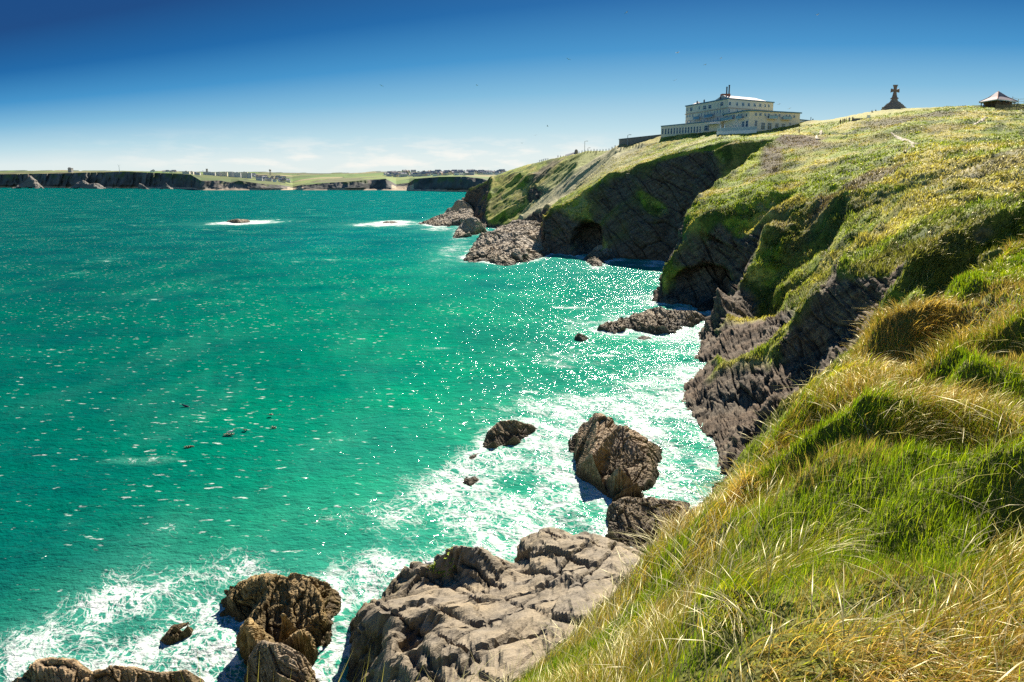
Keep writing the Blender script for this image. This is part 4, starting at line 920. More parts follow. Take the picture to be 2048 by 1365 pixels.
for k in range(3):
    a = 2*math.pi*k/3+.35; m = MB(); m.add([(0, -2.1, 21), (math.cos(a+.1)*3, -2.1, 21+math.sin(a+.1)*3), (math.cos(a)*8.5, -2.1, 21+math.sin(a)*8.5), (math.cos(a-.1)*3, -2.1, 21+math.sin(a-.1)*3), (math.cos(a)*3, -2.5, 21+math.sin(a)*3)], [(0, 1, 4), (1, 2, 4), (2, 3, 4), (3, 0, 4), (0, 3, 2, 1)]); m.build('blade', M_WHITE, r_)
x, y, z = farpt(415, 349); m = MB(); m.lathe([(5.2, -4), (4.6, 10), (4.0, 20), (4.4, 22), (4.4, 24), (3.8, 24)], n=14); o = m.build('chimney_stack', M_TOWER); o.location = (x, y, z); tag(o, 'tall dark stack rising behind the far clifftop blocks', 'chimney')
x, y, z = farpt(407, 347); m = MB(); m.tube((0, 0, -2), (0, 0, 15), .7, .4); m.box(-3, 3, -.4, .4, 11, 11.8); o = m.build('mast', M_STEEL); o.location = (x, y, z); tag(o, 'thin mast just left of the tall dark stack', 'mast')
x, y, z = farpt(541, 350); r_ = empty('water_tower', (x, y, z)); tag(r_, 'water tower with a round tank on the far skyline', 'water tower')
for k in range(6):
    a = k*math.pi/3; m = MB(); m.tube((4*math.cos(a), 4*math.sin(a), -3), (3.4*math.cos(a), 3.4*math.sin(a), 19), .55); m.build('leg', M_STEEL, r_)
m = MB(); m.lathe([(2.5, 18), (5.6, 20.5), (5.8, 24.5), (3, 26.5), (.2, 27)], n=16); m.build('tank', M_TOWER, r_)
m = MB(); m.tube((0, 0, -3), (0, 0, 19), .9); m.build('riser', M_STEEL, r_)
# sea stacks and rocks on the far shore
M_STACKF = mat_rock('far_stack', (.07, .075, .08), (.26, .22, .19), (.24, .2, .16), fine=.06)
def far_rock(pts, label, grassy=False):
    """pts: (px, py_top) outline; sits on the far shoreline"""
    xs = [p[0] for p in pts]; ymid = float(Yz0(np.interp(sum(xs)/len(xs), FT[:, 0], FT[:, 1])+1.4))
    n = 60; px_ = np.linspace(min(xs), max(xs), n); top = np.interp(px_, xs, [p[1] for p in pts]); Wd = (max(xs)-min(xs))/FPX*ymid
    V = []; nd = 14
    for a in range(n):
        X = (px_[a]-CX)/FPX*ymid/1.006; zt = max(.5, H+rat(top[a])*ymid)
        for b in range(nd):
            t = b/(nd-1); V.append((X, ymid+(t-.35)*Wd*.45, zt*math.sin(math.pi*min(1, max(0, t*.94+.03)))**.8-1))
    V = np.array(V, F32); V = V+np.stack([fbm(V, 12, 3, 431+k)*5 for k in range(3)], 1)
    I = (np.arange(n-1)[:, None]*nd+np.arange(nd-1)[None]).ravel(); o = mesh_np('rock', V, [np.stack([I, I+nd, I+nd+1, I+1], 1)], M_STACKF, smooth=False, attrs={'crack': np.zeros(len(V), F32)}); tag(o, label, 'rock')
far_rock([(146, 377), (158, 366), (168, 360.5), (182, 367), (196, 366), (208, 377)], 'grass-topped sea stack at the foot of the far dark cliff')
far_rock([(30, 376), (50, 366), (66, 352), (74, 360), (84, 376)], 'pale landslip rock on the far left cliff foot')
far_rock([(278, 378), (283, 367), (290, 371), (300, 378)], 'small pale pointed stack on the far shore')
far_rock([(322, 378), (334, 366), (338, 368), (345, 378)], 'grey leaning stack before the far promontory')
# ------------------------------------------------------------------ picking ground points
def pick(px, py, dmin=20, dmax=520):
    a, r = ray(px, py); Ys = np.linspace(dmin, dmax, 4000); g_ = hgt(a*Ys, Ys); m = np.where(H+r*Ys <= g_)[0]
    Y = Ys[m[0]] if len(m) else Ys[np.argmin(np.abs(H+r*Ys-g_))]
    return float(a*Y), float(Y), float(hgt(a*Y, Y)[0])
def at_px(px, Y): return ray(px, 300)[0]*Y*1.0
def ground_at(px, Y, py=250):
    x = ray(px, py)[0]*Y; return x, Y, gz(x, Y)
# ------------------------------------------------------------------ hotel
M_HW = simple('hotel_cream_render', (.84, .71, .56), var=.06, scale=.35); M_HT = simple('pink_cornice', (.62, .45, .34), var=.1)
M_HF = simple('grey_blue_fascia', (.10, .22, .30), rough=.5); M_HR = simple('pinkish_roof_sheet', (.66, .56, .50), var=.08); M_FLAT = simple('grey_roof_felt', (.25, .26, .27))
M_WF = simple('white_frame', (.75, .76, .76), rough=.5, var=.03); M_WG = simple('window_glass', (.05, .09, .13), rough=.12, spec=.8, var=.3, scale=.5); M_BRICK = simple('red_brick', (.38, .13, .07), var=.25, scale=6)
M_RAILG = simple('tinted_balustrade_glass', (.22, .38, .44), rough=.15, spec=.8); M_DARKM = simple('dark_metal', (.06, .06, .065), rough=.5); M_CANV = simple('parasol_canvas', (.62, .66, .70), rough=.9)
HO = AK(1455, 250, 258); hotel = empty('hotel', (HO[0], HO[1], 42.0)); tag(hotel, 'large cream clifftop hotel with stepped wings, rows of windows, balconies and twin flues', 'hotel')
def loc(q): return (q[0]-HO[0], q[1]-HO[1], q[2]-42.0)
def xy(px, Yk, py=240): q = AK(px, py, Yk); return (q[0], q[1])
def prism(poly, z0, z1, name, mat, eave=0.0, fas=None, parent=hotel):
    m = MB(); n = len(poly); vs = [(x-HO[0], y-HO[1], z-42) for z in (z0, z1) for x, y in poly]
    m.add(vs, [(i, (i+1) % n, n+(i+1) % n, n+i) for i in range(n)]+[tuple(range(n, 2*n)), tuple(range(n-1, -1, -1))]); o = m.build(name, mat, parent)
    if fas is not None:
        cx = sum(p[0] for p in poly)/n; cy = sum(p[1] for p in poly)/n; m = MB(); P_ = []
        for x, y in poly:
            d = math.hypot(x-cx, y-cy); P_.append((x+(x-cx)/d*eave, y+(y-cy)/d*eave))
        vs = [(x-HO[0], y-HO[1], z-42) for z in (z1+.003, z1+.42) for x, y in P_]
        m.add(vs, [(i, (i+1) % n, n+(i+1) % n, n+i) for i in range(n)]+[tuple(range(n, 2*n)), tuple(range(n-1, -1, -1))]); m.build('roof', fas, parent)
    return o
def wallpt(p, q, px, py):
    a, r = ray(px, py); dx, dy = q[0]-p[0], q[1]-p[1]
    # a*Y = p0+t dx ; Y = p1+t dy
    t = (a*p[1]-p[0])/(dx-a*dy); Y = p[1]+t*dy; return t, H+r*Y
def on_wall(p, q, t0, t1, z0, z1, off, th):
    """box on the outside of wall p->q (outside = towards the viewer)"""
    dx, dy = q[0]-p[0], q[1]-p[1]; l = math.hypot(dx, dy); nx, ny = dy/l, -dx/l
    if nx*(-p[0])+ny*(-p[1]) < 0: nx, ny = -nx, -ny
    vs = []
    for z in (z0, z1):
        for o in (off, off+th):
            for t in (t0, t1): vs.append((p[0]+t*dx+nx*o-HO[0], p[1]+t*dy+ny*o-HO[1], z-42))
    return vs
BF = [(0,2,3,1),(4,5,7,6),(0,1,5,4),(2,6,7,3),(0,4,6,2),(1,3,7,5)]
def window(p, q, x0, x1, y0, y1, name='window', tall=False, pr=hotel):
    t0, za = wallpt(p, q, x0, y0); t1, zb = wallpt(p, q, x1, y0); zt = max(za, zb); _, zc = wallpt(p, q, (x0+x1)/2, y1); l = math.hypot(q[0]-p[0], q[1]-p[1])
    m = MB(); f = .09/l; fz = .09
    if t0 > t1: t0, t1 = t1, t0
    m.add(on_wall(p, q, t0, t0+f, zc, zt, .003, .12), BF); m.add(on_wall(p, q, t1-f, t1, zc, zt, .003, .12), BF)
    m.add(on_wall(p, q, t0+f, t1-f, zt-fz, zt, .003, .12), BF); m.add(on_wall(p, q, t0-f, t1+f, zc-.12, zc, .003, .2), BF)
    nb = max(1, round((t1-t0)*l/.9))
    for k in range(1, nb): tt = t0+(t1-t0)*k/nb; m.add(on_wall(p, q, tt-f*.4, tt+f*.4, zc, zt-fz, .003, .1), BF)
    zm = zc+(zt-zc)*.6; m.add(on_wall(p, q, t0+f, t1-f, zm-.04, zm+.04, .003, .09), BF)
    w_ = m.build(name, M_WF, pr); g = MB(); g.add(on_wall(p, q, t0+f, t1-f, zc, zt-fz, .0, .05), BF); g.build('pane', M_WG, w_)
def balcony(p, q, x0, x1, ytop, yslab, pr=hotel):
    t0, zr = wallpt(p, q, x0, ytop); t1, _ = wallpt(p, q, x1, ytop); _, zs_ = wallpt(p, q, (x0+x1)/2, yslab)
    m = MB(); m.add(on_wall(p, q, t0, t1, zs_-.2, zs_, .0, 1.3), BF); b = m.build('balcony', M_HW, pr); l = math.hypot(q[0]-p[0], q[1]-p[1])
    g = MB(); g.add(on_wall(p, q, t0, t1, zs_+.08, zs_+1.0, 1.22, .04), BF); g.build('balustrade_glass', M_RAILG, b)
    g = MB(); g.add(on_wall(p, q, t0, t1, zs_+1.0, zs_+1.07, 1.2, .08), BF)
    n = max(2, int(abs(t1-t0)*l/1.3))
    for k in range(n+1): tt = t0+(t1-t0)*k/n; g.add(on_wall(p, q, tt-.03/l, tt+.03/l, zs_, zs_+1.0, 1.2, .07), BF)
    g.build('railing', M_DARKM, b)
Lp, Cp, Rp = xy(1371, 284), xy(1455, 258), xy(1545, 271); Bp_ = (Lp[0]+Rp[0]-Cp[0], Lp[1]+Rp[1]-Cp[1])
zmt = AK(1455, 198.5, 258)[2]; prism([Lp, Cp, Rp, Bp_], 40, zmt, 'main_block', M_HW, .45, M_HF)
# top-floor cornice band, proud of the walls
_, zb_ = wallpt(Lp, Cp, 1420, 221.5); m = MB(); m.add(on_wall(Lp, Cp, -.01, 1.0, zb_-.15, zb_+.15, .0, .3), BF); m.add(on_wall(Cp, Rp, 0.0, 1.01, zb_-.15, zb_+.15, .0, .3), BF); m.build('cornice', M_HT, hotel)
for zc_, nm in ((zb_-2.9, 0), (zb_-5.9, 1)):
    m = MB(); m.add(on_wall(Lp, Cp, 0, 1.0, zc_-.06, zc_+.06, .0, .12), BF); m.build('string_course', M_HT, hotel)
# shallow hipped roof over the right-hand front
def lerp(a, b, t): return (a[0]+(b[0]-a[0])*t, a[1]+(b[1]-a[1])*t)
inn = (Bp_[0]-Cp[0], Bp_[1]-Cp[1])
q0, q1 = lerp(Cp, Rp, .02), lerp(Cp, Rp, .86); ux, uy = (Lp[0]-Cp[0])/27, (Lp[1]-Cp[1])/27
def off(p, d): return (p[0]+ux*d, p[1]+uy*d)
m = MB(); zz_ = zmt+.43-42
m.add([(*[a-b for a, b in zip(v, HO)], z) for v, z in ((q0, zz_), (q1, zz_), (off(q1, 9), zz_), (off(q0, 9), zz_), (off(lerp(Cp, Rp, .03), 4.5), zz_+1.7), (off(lerp(Cp, Rp, .74), 4.5), zz_+1.7))], [(0, 1, 5, 4), (1, 2, 5), (2, 3, 4, 5), (3, 0, 4)]); m.build('hipped_roof', M_HR, hotel)
q0, q1 = off(Cp, 20.2), off(Cp, 23); m = MB()
m.add([(*[a-b for a, b in zip(v, HO)], z) for v, z in ((q0, zz_), (q1, zz_), (lerp(q1, off(Rp, 23), .2), zz_), (lerp(q0, off(Rp, 20), .2), zz_), (lerp(lerp(q0, q1, .5), off(Rp, 21), .1), zz_+1.2))], [(0, 1, 4), (1, 2, 4), (2, 3, 4), (3, 0, 4)]); m.build('roof_lantern', M_HR, hotel)
cq = off(lerp(Cp, Rp, .12), 5); m = MB(); m.box(cq[0]-HO[0]-1.9, cq[0]-HO[0]+1.5, cq[1]-HO[1]-1.2, cq[1]-HO[1]+1.2, zz_, zz_+2.3); st_ = m.build('brick_stack', M_BRICK, hotel)
for dx, hh in ((.3, 2.6), (1.25, 3.3)): m = MB(); m.tube((cq[0]-HO[0]+dx, cq[1]-HO[1], zz_+2.3), (cq[0]-HO[0]+dx, cq[1]-HO[1], zz_+2.3+hh), .27, .27, 10); m.lathe([(.36, 0), (.36, .25)], (cq[0]-HO[0]+dx, cq[1]-HO[1], zz_+2.3+hh)); m.build('flue', M_DARKM, st_)
for t in (.18, .55, .72): pq = off(Cp, 27*t); m = MB(); m.box(pq[0]-HO[0]-.25, pq[0]-HO[0]+.25, pq[1]-HO[1]-.25, pq[1]-HO[1]+.25, zz_, zz_+.9); m.tube((pq[0]-HO[0], pq[1]-HO[1], zz_+.9), (pq[0]-HO[0], pq[1]-HO[1], zz_+1.2), .15); m.build('chimney_pot', M_DARKM, hotel)
for w_ in ((1373.8, 1376, 216.5, 223.5), (1380.4, 1385.4, 215.4, 222.5), (1397.8, 1400.4, 213.5, 219.5), (1407, 1413, 212.2, 219), (1417.3, 1423.5, 210.8, 217.7), (1436, 1437.6, 206.5, 213.5), (1441, 1447.7, 205.2, 212.3),
           (1373.8, 1375.8, 229.6, 235.4), (1379.4, 1381.4, 228.8, 235), (1385, 1387, 227.9, 234.2), (1397.6, 1399.4, 227, 234), (1403, 1405, 226.2, 233), (1409.2, 1411.2, 225, 231.7), (1415.6, 1417.5, 224.2, 231), (1421.5, 1423.5, 223.6, 230.4), (1428.4, 1430.4, 222.4, 229), (1434.4, 1436.4, 220.4, 227.3), (1440.2, 1442.2, 219.6, 226.5), (1446, 1448, 218.7, 226),
           (1374.2, 1376, 242, 247), (1380, 1382, 241.8, 246.8), (1402, 1404, 240.6, 247), (1408.3, 1410.2, 239.6, 246), (1414.5, 1416.3, 239.2, 245.4), (1421, 1422.9, 238.6, 244.8), (1427.2, 1429, 237.7, 244.6), (1434.4, 1437.6, 235.4, 245), (1440, 1445.4, 237, 244.6)): window(Lp, Cp, *w_)
for w_ in ((1457.3, 1462, 204.2, 210.9), (1472, 1476, 205.2, 212), (1483.5, 1488.5, 205.7, 212.4), (1495, 1500, 206.8, 213), (1507, 1511.6, 207.6, 213.6), (1518, 1522.6, 208.3, 214.4), (1528.8, 1531.6, 209, 214.8), (1536, 1539, 209.4, 215),
           (1456.4, 1459.4, 218.2, 225), (1473, 1476, 219.4, 225), (1483, 1486.5, 220.2, 225.5)): window(Cp, Rp, *w_)
balcony(Lp, Cp, 1391.5, 1403.5, 234, 239); balcony(Lp, Cp, 1413, 1430, 230.5, 235)
# low arcade wing
P1, Q1 = xy(1322, 278, 262), xy(1440, 252, 255); dW = (Q1[0]-P1[0], Q1[1]-P1[1]); lW = math.hypot(*dW); nb_ = (-dW[1]/lW, dW[0]/lW); 
if nb_[0] < 0: nb_ = (-nb_[0], -nb_[1])
zw = AK(1322, 254, 278)[2]; prism([P1, Q1, (Q1[0]+nb_[0]*11, Q1[1]+nb_[1]*11), (P1[0]+nb_[0]*11, P1[1]+nb_[1]*11)], 38, zw, 'arcade_wing', M_HW, .2, M_HF)
for k in range(13):
    x0 = 1324.5+k*5.75; window(P1, Q1, x0, x0+3.2, np.interp(x0, [1322, 1440], [258.5, 250]), np.interp(x0, [1322, 1440], [269.5, 262]))
for w_ in ((1399.5, 1402.3, 253, 265), (1409, 1418.5, 251.5, 262)): window(P1, Q1, *w_)
# curved two-storey right wing
L2, C2a, C2, C2b, R2 = xy(1448, 252), xy(1490, 239.5), xy(1498, 238.2), xy(1507, 238.7), xy(1599.5, 247); zr2 = AK(1498, 222.5, 238.2)[2]
bk = [(R2[0]-2, R2[1]+12), (L2[0]+6, L2[1]+14)]; prism([L2, C2a, C2, C2b, R2]+bk, 40, zr2, 'right_wing', M_HW, .7, M_HF)
for w_ in ((1451, 1456, 232, 238), (1460.6, 1463.6, 231, 237), (1466.5, 1470.8, 230, 236), (1476, 1479, 228.8, 234.6), (1482, 1484.4, 228, 234), (1484.3, 1489.6, 243.5, 256)): window(L2, C2a, *w_)
window(C2a, C2, 1491.6, 1495.4, 227.3, 233.5); window(C2a, C2, 1491.8, 1497, 242, 255.5)
for w_ in ((1509.5, 1514, 225.8, 232), (1518, 1523, 226, 232), (1528.4, 1532.3, 227, 232.6), (1535.5, 1539.5, 227.4, 236), (1549, 1553.4, 228, 234), (1556.6, 1561, 228.4, 234), (1571, 1574.4, 229.6, 237), (1577.4, 1581, 230, 237), (1586, 1590.5, 230.8, 236),
           (1509, 1514.5, 241, 259), (1522, 1530, 245.5, 259.5), (1535, 1543.3, 246, 259.5), (1550, 1557.3, 247, 256), (1563, 1570, 247.8, 256.4), (1578.4, 1581.8, 245.5, 251)): window(C2b, R2, *w_)
balcony(L2, C2a, 1446, 1470, 236.5, 241); balcony(L2, C2a, 1478, 1489.5, 233, 238); balcony(C2b, R2, 1533.5, 1551, 232, 238); balcony(C2b, R2, 1561.6, 1578.5, 233.5, 239.5)
A1, A2 = xy(1599.5, 249), xy(1624, 254); prism([A1, A2, (A2[0]-2, A2[1]+9), (A1[0]-2, A1[1]+9)], 42, AK(1600, 241, 249)[2], 'annexe', M_WHITE, .15, M_HF)
window(A1, A2, 1603, 1606, 244, 248); window(A1, A2, 1610, 1614, 245, 248)
m = MB(); pp_ = AK(1621.5, 242, 253); m.tube((pp_[0]-HO[0], pp_[1]-HO[1], pp_[2]-45), (pp_[0]-HO[0], pp_[1]-HO[1], AK(1621.5, 234.5, 253)[2]-42), .12); m.tube((pp_[0]-HO[0]+.8, pp_[1]-HO[1], pp_[2]-45), (pp_[0]-HO[0]+.8, pp_[1]-HO[1], AK(1621.5, 238, 253)[2]-42), .2); m.build('vent_pipe', M_DARKM, hotel)
# terrace
T1, T2 = xy(1434, 243, 262), xy(1513, 234, 262); zt_ = AK(1480, 261.5, 238)[2]
prism([T1, T2, (T2[0]+3, T2[1]+8), (T1[0]+3, T1[1]+12)], 37, zt_, 'terrace', M_WHITE)
m = MB(); l = math.hypot(T2[0]-T1[0], T2[1]-T1[1]); m.add(on_wall(T1, T2, .0, 1, zt_+.1, zt_+1.15, -.3, .04), BF); gl_ = m.build('terrace_glass', M_RAILG, hotel)
m = MB(); m.add(on_wall(T1, T2, .0, 1, zt_+1.15, zt_+1.23, -.32, .09), BF)
for k in range(12): m.add(on_wall(T1, T2, k/11-.04/l, k/11+.04/l, zt_, zt_+1.15, -.24, .07), BF)
m.build('terrace_railing', M_WF, hotel)
m = MB(); m.add(on_wall(P1, Q1, .83, .99, zw-1.1, zw-.9, 0, 2.4), BF); m.build('awning', M_CANV, hotel)
for px, lb in ((1441, 'closed pale parasol at the left end of the hotel terrace'), (1449, 'second closed parasol from the left on the hotel terrace')):
    x, y = xy(px, 246 if px < 1445 else 244.5, 258); r_ = empty('parasol', (x, y, zt_)); tag(r_, lb, 'parasol', 'parasols on the hotel terrace'); m = MB(); m.tube((0, 0, 0), (0, 0, 2.9), .04); m.build('pole', M_WF, r_); m = MB(); m.lathe([(.12, 1.0), (.26, 1.15), (.16, 2.2), (.03, 2.8)], n=8); m.build('canopy', M_CANV, r_)
# ------------------------------------------------------------------ cross on its cairn
M_CAIRN = simple('cairn_granite', (.26, .22, .20), var=.5, scale=2.0); M_CROSS = simple('cross_granite', (.20, .15, .14), var=.3, scale=3)
mx_, my_, mz_ = AK(1787, 219, 250); s_ = .196*1.08*.95; cr_ = empty('memorial_cross', (mx_, my_, gz(mx_, my_)+.5)); tag(cr_, 'tall stone cross on a stepped cairn of rough granite on the hilltop', 'monument')
rr2 = random.Random(11); m = MB()
lev = [(5.6, -.6, .6), (5.2, 0, .6), (4.4, .5, .55), (3.7, .95, .5), (3.05, 1.4, .5), (2.4, 1.8, .5), (1.75, 2.2, .6), (1.35, 2.7, .6), (1.05, 3.2, .7)]
for R_, z0, hh in lev:
    R_ = R_*.74
    n = max(7, int(R_*4.2))
    for k in range(n):
        a = 2*math.pi*(k+rr2.uniform(-.2, .2))/n; w = 2*math.pi*R_/n*.62; d = rr2.uniform(.5, .9); ca, sa = math.cos(a), math.sin(a); ro = R_-d*.45+rr2.uniform(-.12, .12); zt = z0+hh*rr2.uniform(.8, 1.15)
        T = lambda x, y, z: (ro*ca + x*ca*1.0 - y*sa + .1*math.sin(7*z+k), ro*sa + x*sa + y*ca, z)
        m.box(-d*.5, d*.5, -w, w, z0-.15, zt, 0, T)
    m.lathe([(R_-.35, z0-.3), (R_-.5, z0+hh*.8)], n=12)
m.build('cairn', M_CAIRN, cr_)
m = MB(); pr_ = [(-.80, 4.5), (-.52, 5.6), (-.36, 6.55), (-1.05, 6.35), (-1.38, 6.25), (-1.30, 7.5), (-1.0, 7.35), (-.38, 7.15), (-.42, 7.9), (-.75, 8.7), (.75, 8.7), (.42, 7.9), (.38, 7.15), (1.0, 7.35), (1.30, 7.5), (1.38, 6.25), (1.05, 6.35), (.36, 6.55), (.52, 5.6), (.80, 4.5)]
pr_ = [(a*1.12, (b-4.5)*1.15+3.95) for a, b in pr_]
n = len(pr_); vs = [(x, y, z) for y in (-.36, .36) for x, z in pr_]; m.add(vs, [(i, (i+1) % n, n+(i+1) % n, n+i) for i in range(n)]); c0 = 2*n
for o in (0, n):
    f = [(0, 1, 18, 19), (1, 2, 17, 18), (2, 7, 12, 17), (2, 3, 6, 7), (3, 4, 5, 6), (12, 13, 16, 17), (13, 14, 15, 16), (7, 8, 11, 12), (8, 9, 10, 11)]
    m.f += [tuple((i+o) for i in (q if o else q[::-1])) for q in f]; m.m += [0]*len(f)
m.build('cross', M_CROSS, cr_)
m = MB(); m.box(-1.1, 1.1, -.9, .9, 3.5, 3.9); m.box(-.98, .98, -.6, .6, 3.9, 4.1); m.build('plinth', M_CROSS, cr_)
# ------------------------------------------------------------------ shelter with pyramid roof, timber fence
M_SHW = simple('dark_timber_wall', (.13, .09, .06), var=.3, scale=3); M_SHR = simple('mauve_roof_tile', (.26, .20, .22), var=.15, scale=4); M_FAS = simple('pale_fascia', (.60, .66, .66)); M_FTIM = simple('weathered_fence_timber', (.17, .14, .09), var=.4, scale=3)
YS_ = 216.0; S_ = A(1995, 198.5, YS_-5); ze = S_[2]; Wq = A(1958, 203, YS_+3); Eq = A(2037, 195, YS_+1)
def xyz(q, z): return (q[0], q[1], z)
cxs, cys = (Wq[0]+Eq[0])/2, (Wq[1]+Eq[1])/2+.5; Nq = (2*cxs-S_[0], 2*cys-S_[1]); sh_ = empty('shelter', (cxs, cys, gz(cxs, cys))); tag(sh_, 'brown timber shelter under a mauve pyramid roof at the hilltop edge', 'shelter'); z0s = sh_.location.z
cor = [(Wq[0]-cxs, Wq[1]-cys), (S_[0]-cxs, S_[1]-cys), (Eq[0]-cxs, Eq[1]-cys), (Nq[0]-cxs, Nq[1]-cys)]; zer = ze-z0s; zap = A(2007, 183.5, cys)[2]-z0s
m = MB(); vs = [(x, y, zer) for x, y in cor]+[(x*.5, y*.5, zer+(zap-zer)*.40) for x, y in cor]+[(x*.12, y*.12, zap-.25) for x, y in cor]+[(0, 0, zap)]
m.add(vs, [(i, (i+1) % 4, 4+(i+1) % 4, 4+i) for i in range(4)]+[(4+i, 4+(i+1) % 4, 8+(i+1) % 4, 8+i) for i in range(4)]+[(8+i, 8+(i+1) % 4, 12) for i in range(4)]+[(3, 2, 1, 0)]); rf_ = m.build('roof', M_SHR, sh_)
m = MB()
for i in range(4):
    a, b = cor[i], cor[(i+1) % 4]; m.add([(a[0]*1.004, a[1]*1.004, zer-.28), (b[0]*1.004, b[1]*1.004, zer-.28), (b[0]*1.004, b[1]*1.004, zer-.01), (a[0]*1.004, a[1]*1.004, zer-.01), (a[0]*.99, a[1]*.99, zer-.28), (b[0]*.99, b[1]*.99, zer-.28), (b[0]*.99, b[1]*.99, zer-.01), (a[0]*.99, a[1]*.99, zer-.01)], [(0, 1, 2, 3), (5, 4, 7, 6), (4, 5, 1, 0), (3, 2, 6, 7)])
m.build('fascia', M_FAS, rf_)
m = MB()
for i in range(4): m.tube((*cor[i], zer+.05), (cor[i][0]*.5, cor[i][1]*.5, zer+(zap-zer)*.40+.06), .1); m.tube((cor[i][0]*.5, cor[i][1]*.5, zer+(zap-zer)*.40+.06), (0, 0, zap+.05), .1)
m.build('ridge_tile', M_BRICK, rf_)
m = MB(); k_ = .74; n = 4; vs = [(x*k_, y*k_, z) for z in (-1.5, zer-.1) for x, y in cor]; m.add(vs, [(i, (i+1) % n, n+(i+1) % n, n+i) for i in range(n)]); m.build('wall', M_SHW, sh_)
for i in (0, 1, 2):
    for t in ((0, .33, .66) if i < 2 else (0,)):
        a, b = cor[i], cor[(i+1) % 4]; x = (a[0]+(b[0]-a[0])*t)*.86; y = (a[1]+(b[1]-a[1])*t)*.86; m = MB(); m.box(x-.1, x+.1, y-.1, y+.1, -1.5, zer-.05); m.build('post', M_SHW, sh_)
for t in (.25, .6):
    a, b = cor[1], cor[2]; x0, y0 = [(a[j]+(b[j]-a[j])*(t-.09))*.745 for j in (0, 1)]; x1, y1 = [(a[j]+(b[j]-a[j])*(t+.09))*.745 for j in (0, 1)]; m = MB(); m.add([(x0, y0, .9), (x1, y1, .9), (x1, y1, 1.9), (x0, y0, 1.9)], [(0, 1, 2, 3)]); m.build('window', M_WG, sh_)
def fence(name, label, cat, pts, hpost, mat, rails=2, board=False, group=None, thick=.07, posts=None):
    """pts: ground points (x, y); each post and each run its own part"""
    G = [(x, y, gz(x, y)) for x, y in pts]; r_ = empty(name, G[0]); tag(r_, label, cat, group); L_ = lambda p: (p[0]-G[0][0], p[1]-G[0][1], p[2]-G[0][2])
    for g_ in G:
        p = L_(g_); m = MB(); hh = hpost*random.uniform(.93, 1.05); m.box(p[0]-thick, p[0]+thick, p[1]-thick, p[1]+thick, p[2]-.7, p[2]+hh); m.build('post', mat, r_)
    if rails or board:
        m = MB()
        for a, b in zip(G[:-1], G[1:]):
            a, b = L_(a), L_(b); d = math.hypot(b[0]-a[0], b[1]-a[1]); ux, uy = (b[0]-a[0])/d, (b[1]-a[1])/d; nx, ny = uy*thick*.4, -ux*thick*.4
            def q(t, z, s): return (a[0]+(b[0]-a[0])*t+nx*s, a[1]+(b[1]-a[1])*t+ny*s, a[2]+(b[2]-a[2])*t+z)
            zs = [hpost*(k+1)/(rails+.35) for k in range(rails)]
            for z in zs: m.add([q(0, z-.05, -1), q(1, z-.05, -1), q(1, z+.05, -1), q(0, z+.05, -1), q(0, z-.05, 1), q(1, z-.05, 1), q(1, z+.05, 1), q(0, z+.05, 1)], [(0, 1, 2, 3), (5, 4, 7, 6), (3, 2, 6, 7), (1, 0, 4, 5)])
            if board:
                nbd = max(2, int(d/.16))
                for k in range(nbd):
                    t0, t1 = k/nbd, (k+.8)/nbd; hh = hpost*random.uniform(.86, .97); m.add([q(t0, -.2, 2), q(t1, -.2, 2), q(t1, hh, 2), q(t0, hh, 2)], [(0, 1, 2, 3)])
        m.build('rails' if not board else 'boards', mat, r_)
    return r_
fpts = [ (ray(px, 210)[0]*Y, Y) for px, Y in ((1992, 205), (2006, 204), (2020, 203.5), (2034, 203), (2048, 203), (2064, 203), (2080, 204))]
fence('timber_fence', 'rough close-boarded timber fence in front of the shelter', 'fence', fpts, 1.5, M_FTIM, 2, True)
fpts = [ (ray(px, 210)[0]*Y, Y) for px, Y in ((2024, 214), (2036, 213), (2048, 212), (2062, 211), (2078, 211))]
fence('white_railing', 'white slatted railing beside the shelter at the edge of view', 'railing', fpts, 2.6, M_WF, 3, False)
# fences, walls, posts along the headland
fp = []
for px in np.linspace(1158, 1284, 22): x, y, z = pick(px, np.interp(px, [1158, 1185, 1225, 1284], [306.5, 304, 301, 293])); fp.append((x, y))
fence('post_fence', 'long low fence of dark wooden posts along the headland path', 'fence', fp, 1.1, M_FTIM, 0, False, thick=.16)
fp = [pick(px, 319.5)[:2] if False else (ray(px, 318)[0]*Y, Y) for px, Y in ((1079, 432), (1083, 431), (1087, 430), (1091, 430), (1096, 429))]
fence('metal_railing', 'short grey railing near the headland tip on the skyline', 'railing', fp, 1.3, M_DARKM, 2, False, thick=.12)
fp = [(ray(px, 258)[0]*Y, Y) for px, Y in ((1590, 216), (1600, 215), (1610, 214), (1620, 213.5), (1630, 213), (1638, 212))]
fence('netting_fence', 'dark netting fence running below the right end of the hotel', 'fence', fp, 1.25, M_FTIM, 5, False, thick=.08)
M_STW = simple('rubble_stone', (.24, .20, .18), var=.4, scale=1.5); M_COP = simple('blue_slate_coping', (.10, .15, .19))
wa, wb = xy(1239, 300, 284), xy(1323, 281, 275); r_ = empty('stone_wall', (wa[0], wa[1], 40)); tag(r_, 'long stone retaining wall running down from the hotel arcade', 'wall')
zt1, zt2 = AK(1239, 279.5, 300)[2], AK(1323, 270.5, 281)[2]; d = (wb[0]-wa[0], wb[1]-wa[1]); l = math.hypot(*d); nx, ny = d[1]/l*.3, -d[0]/l*.3
def wq(t, z, s): return (d[0]*t+nx*s, d[1]*t+ny*s, z-40)
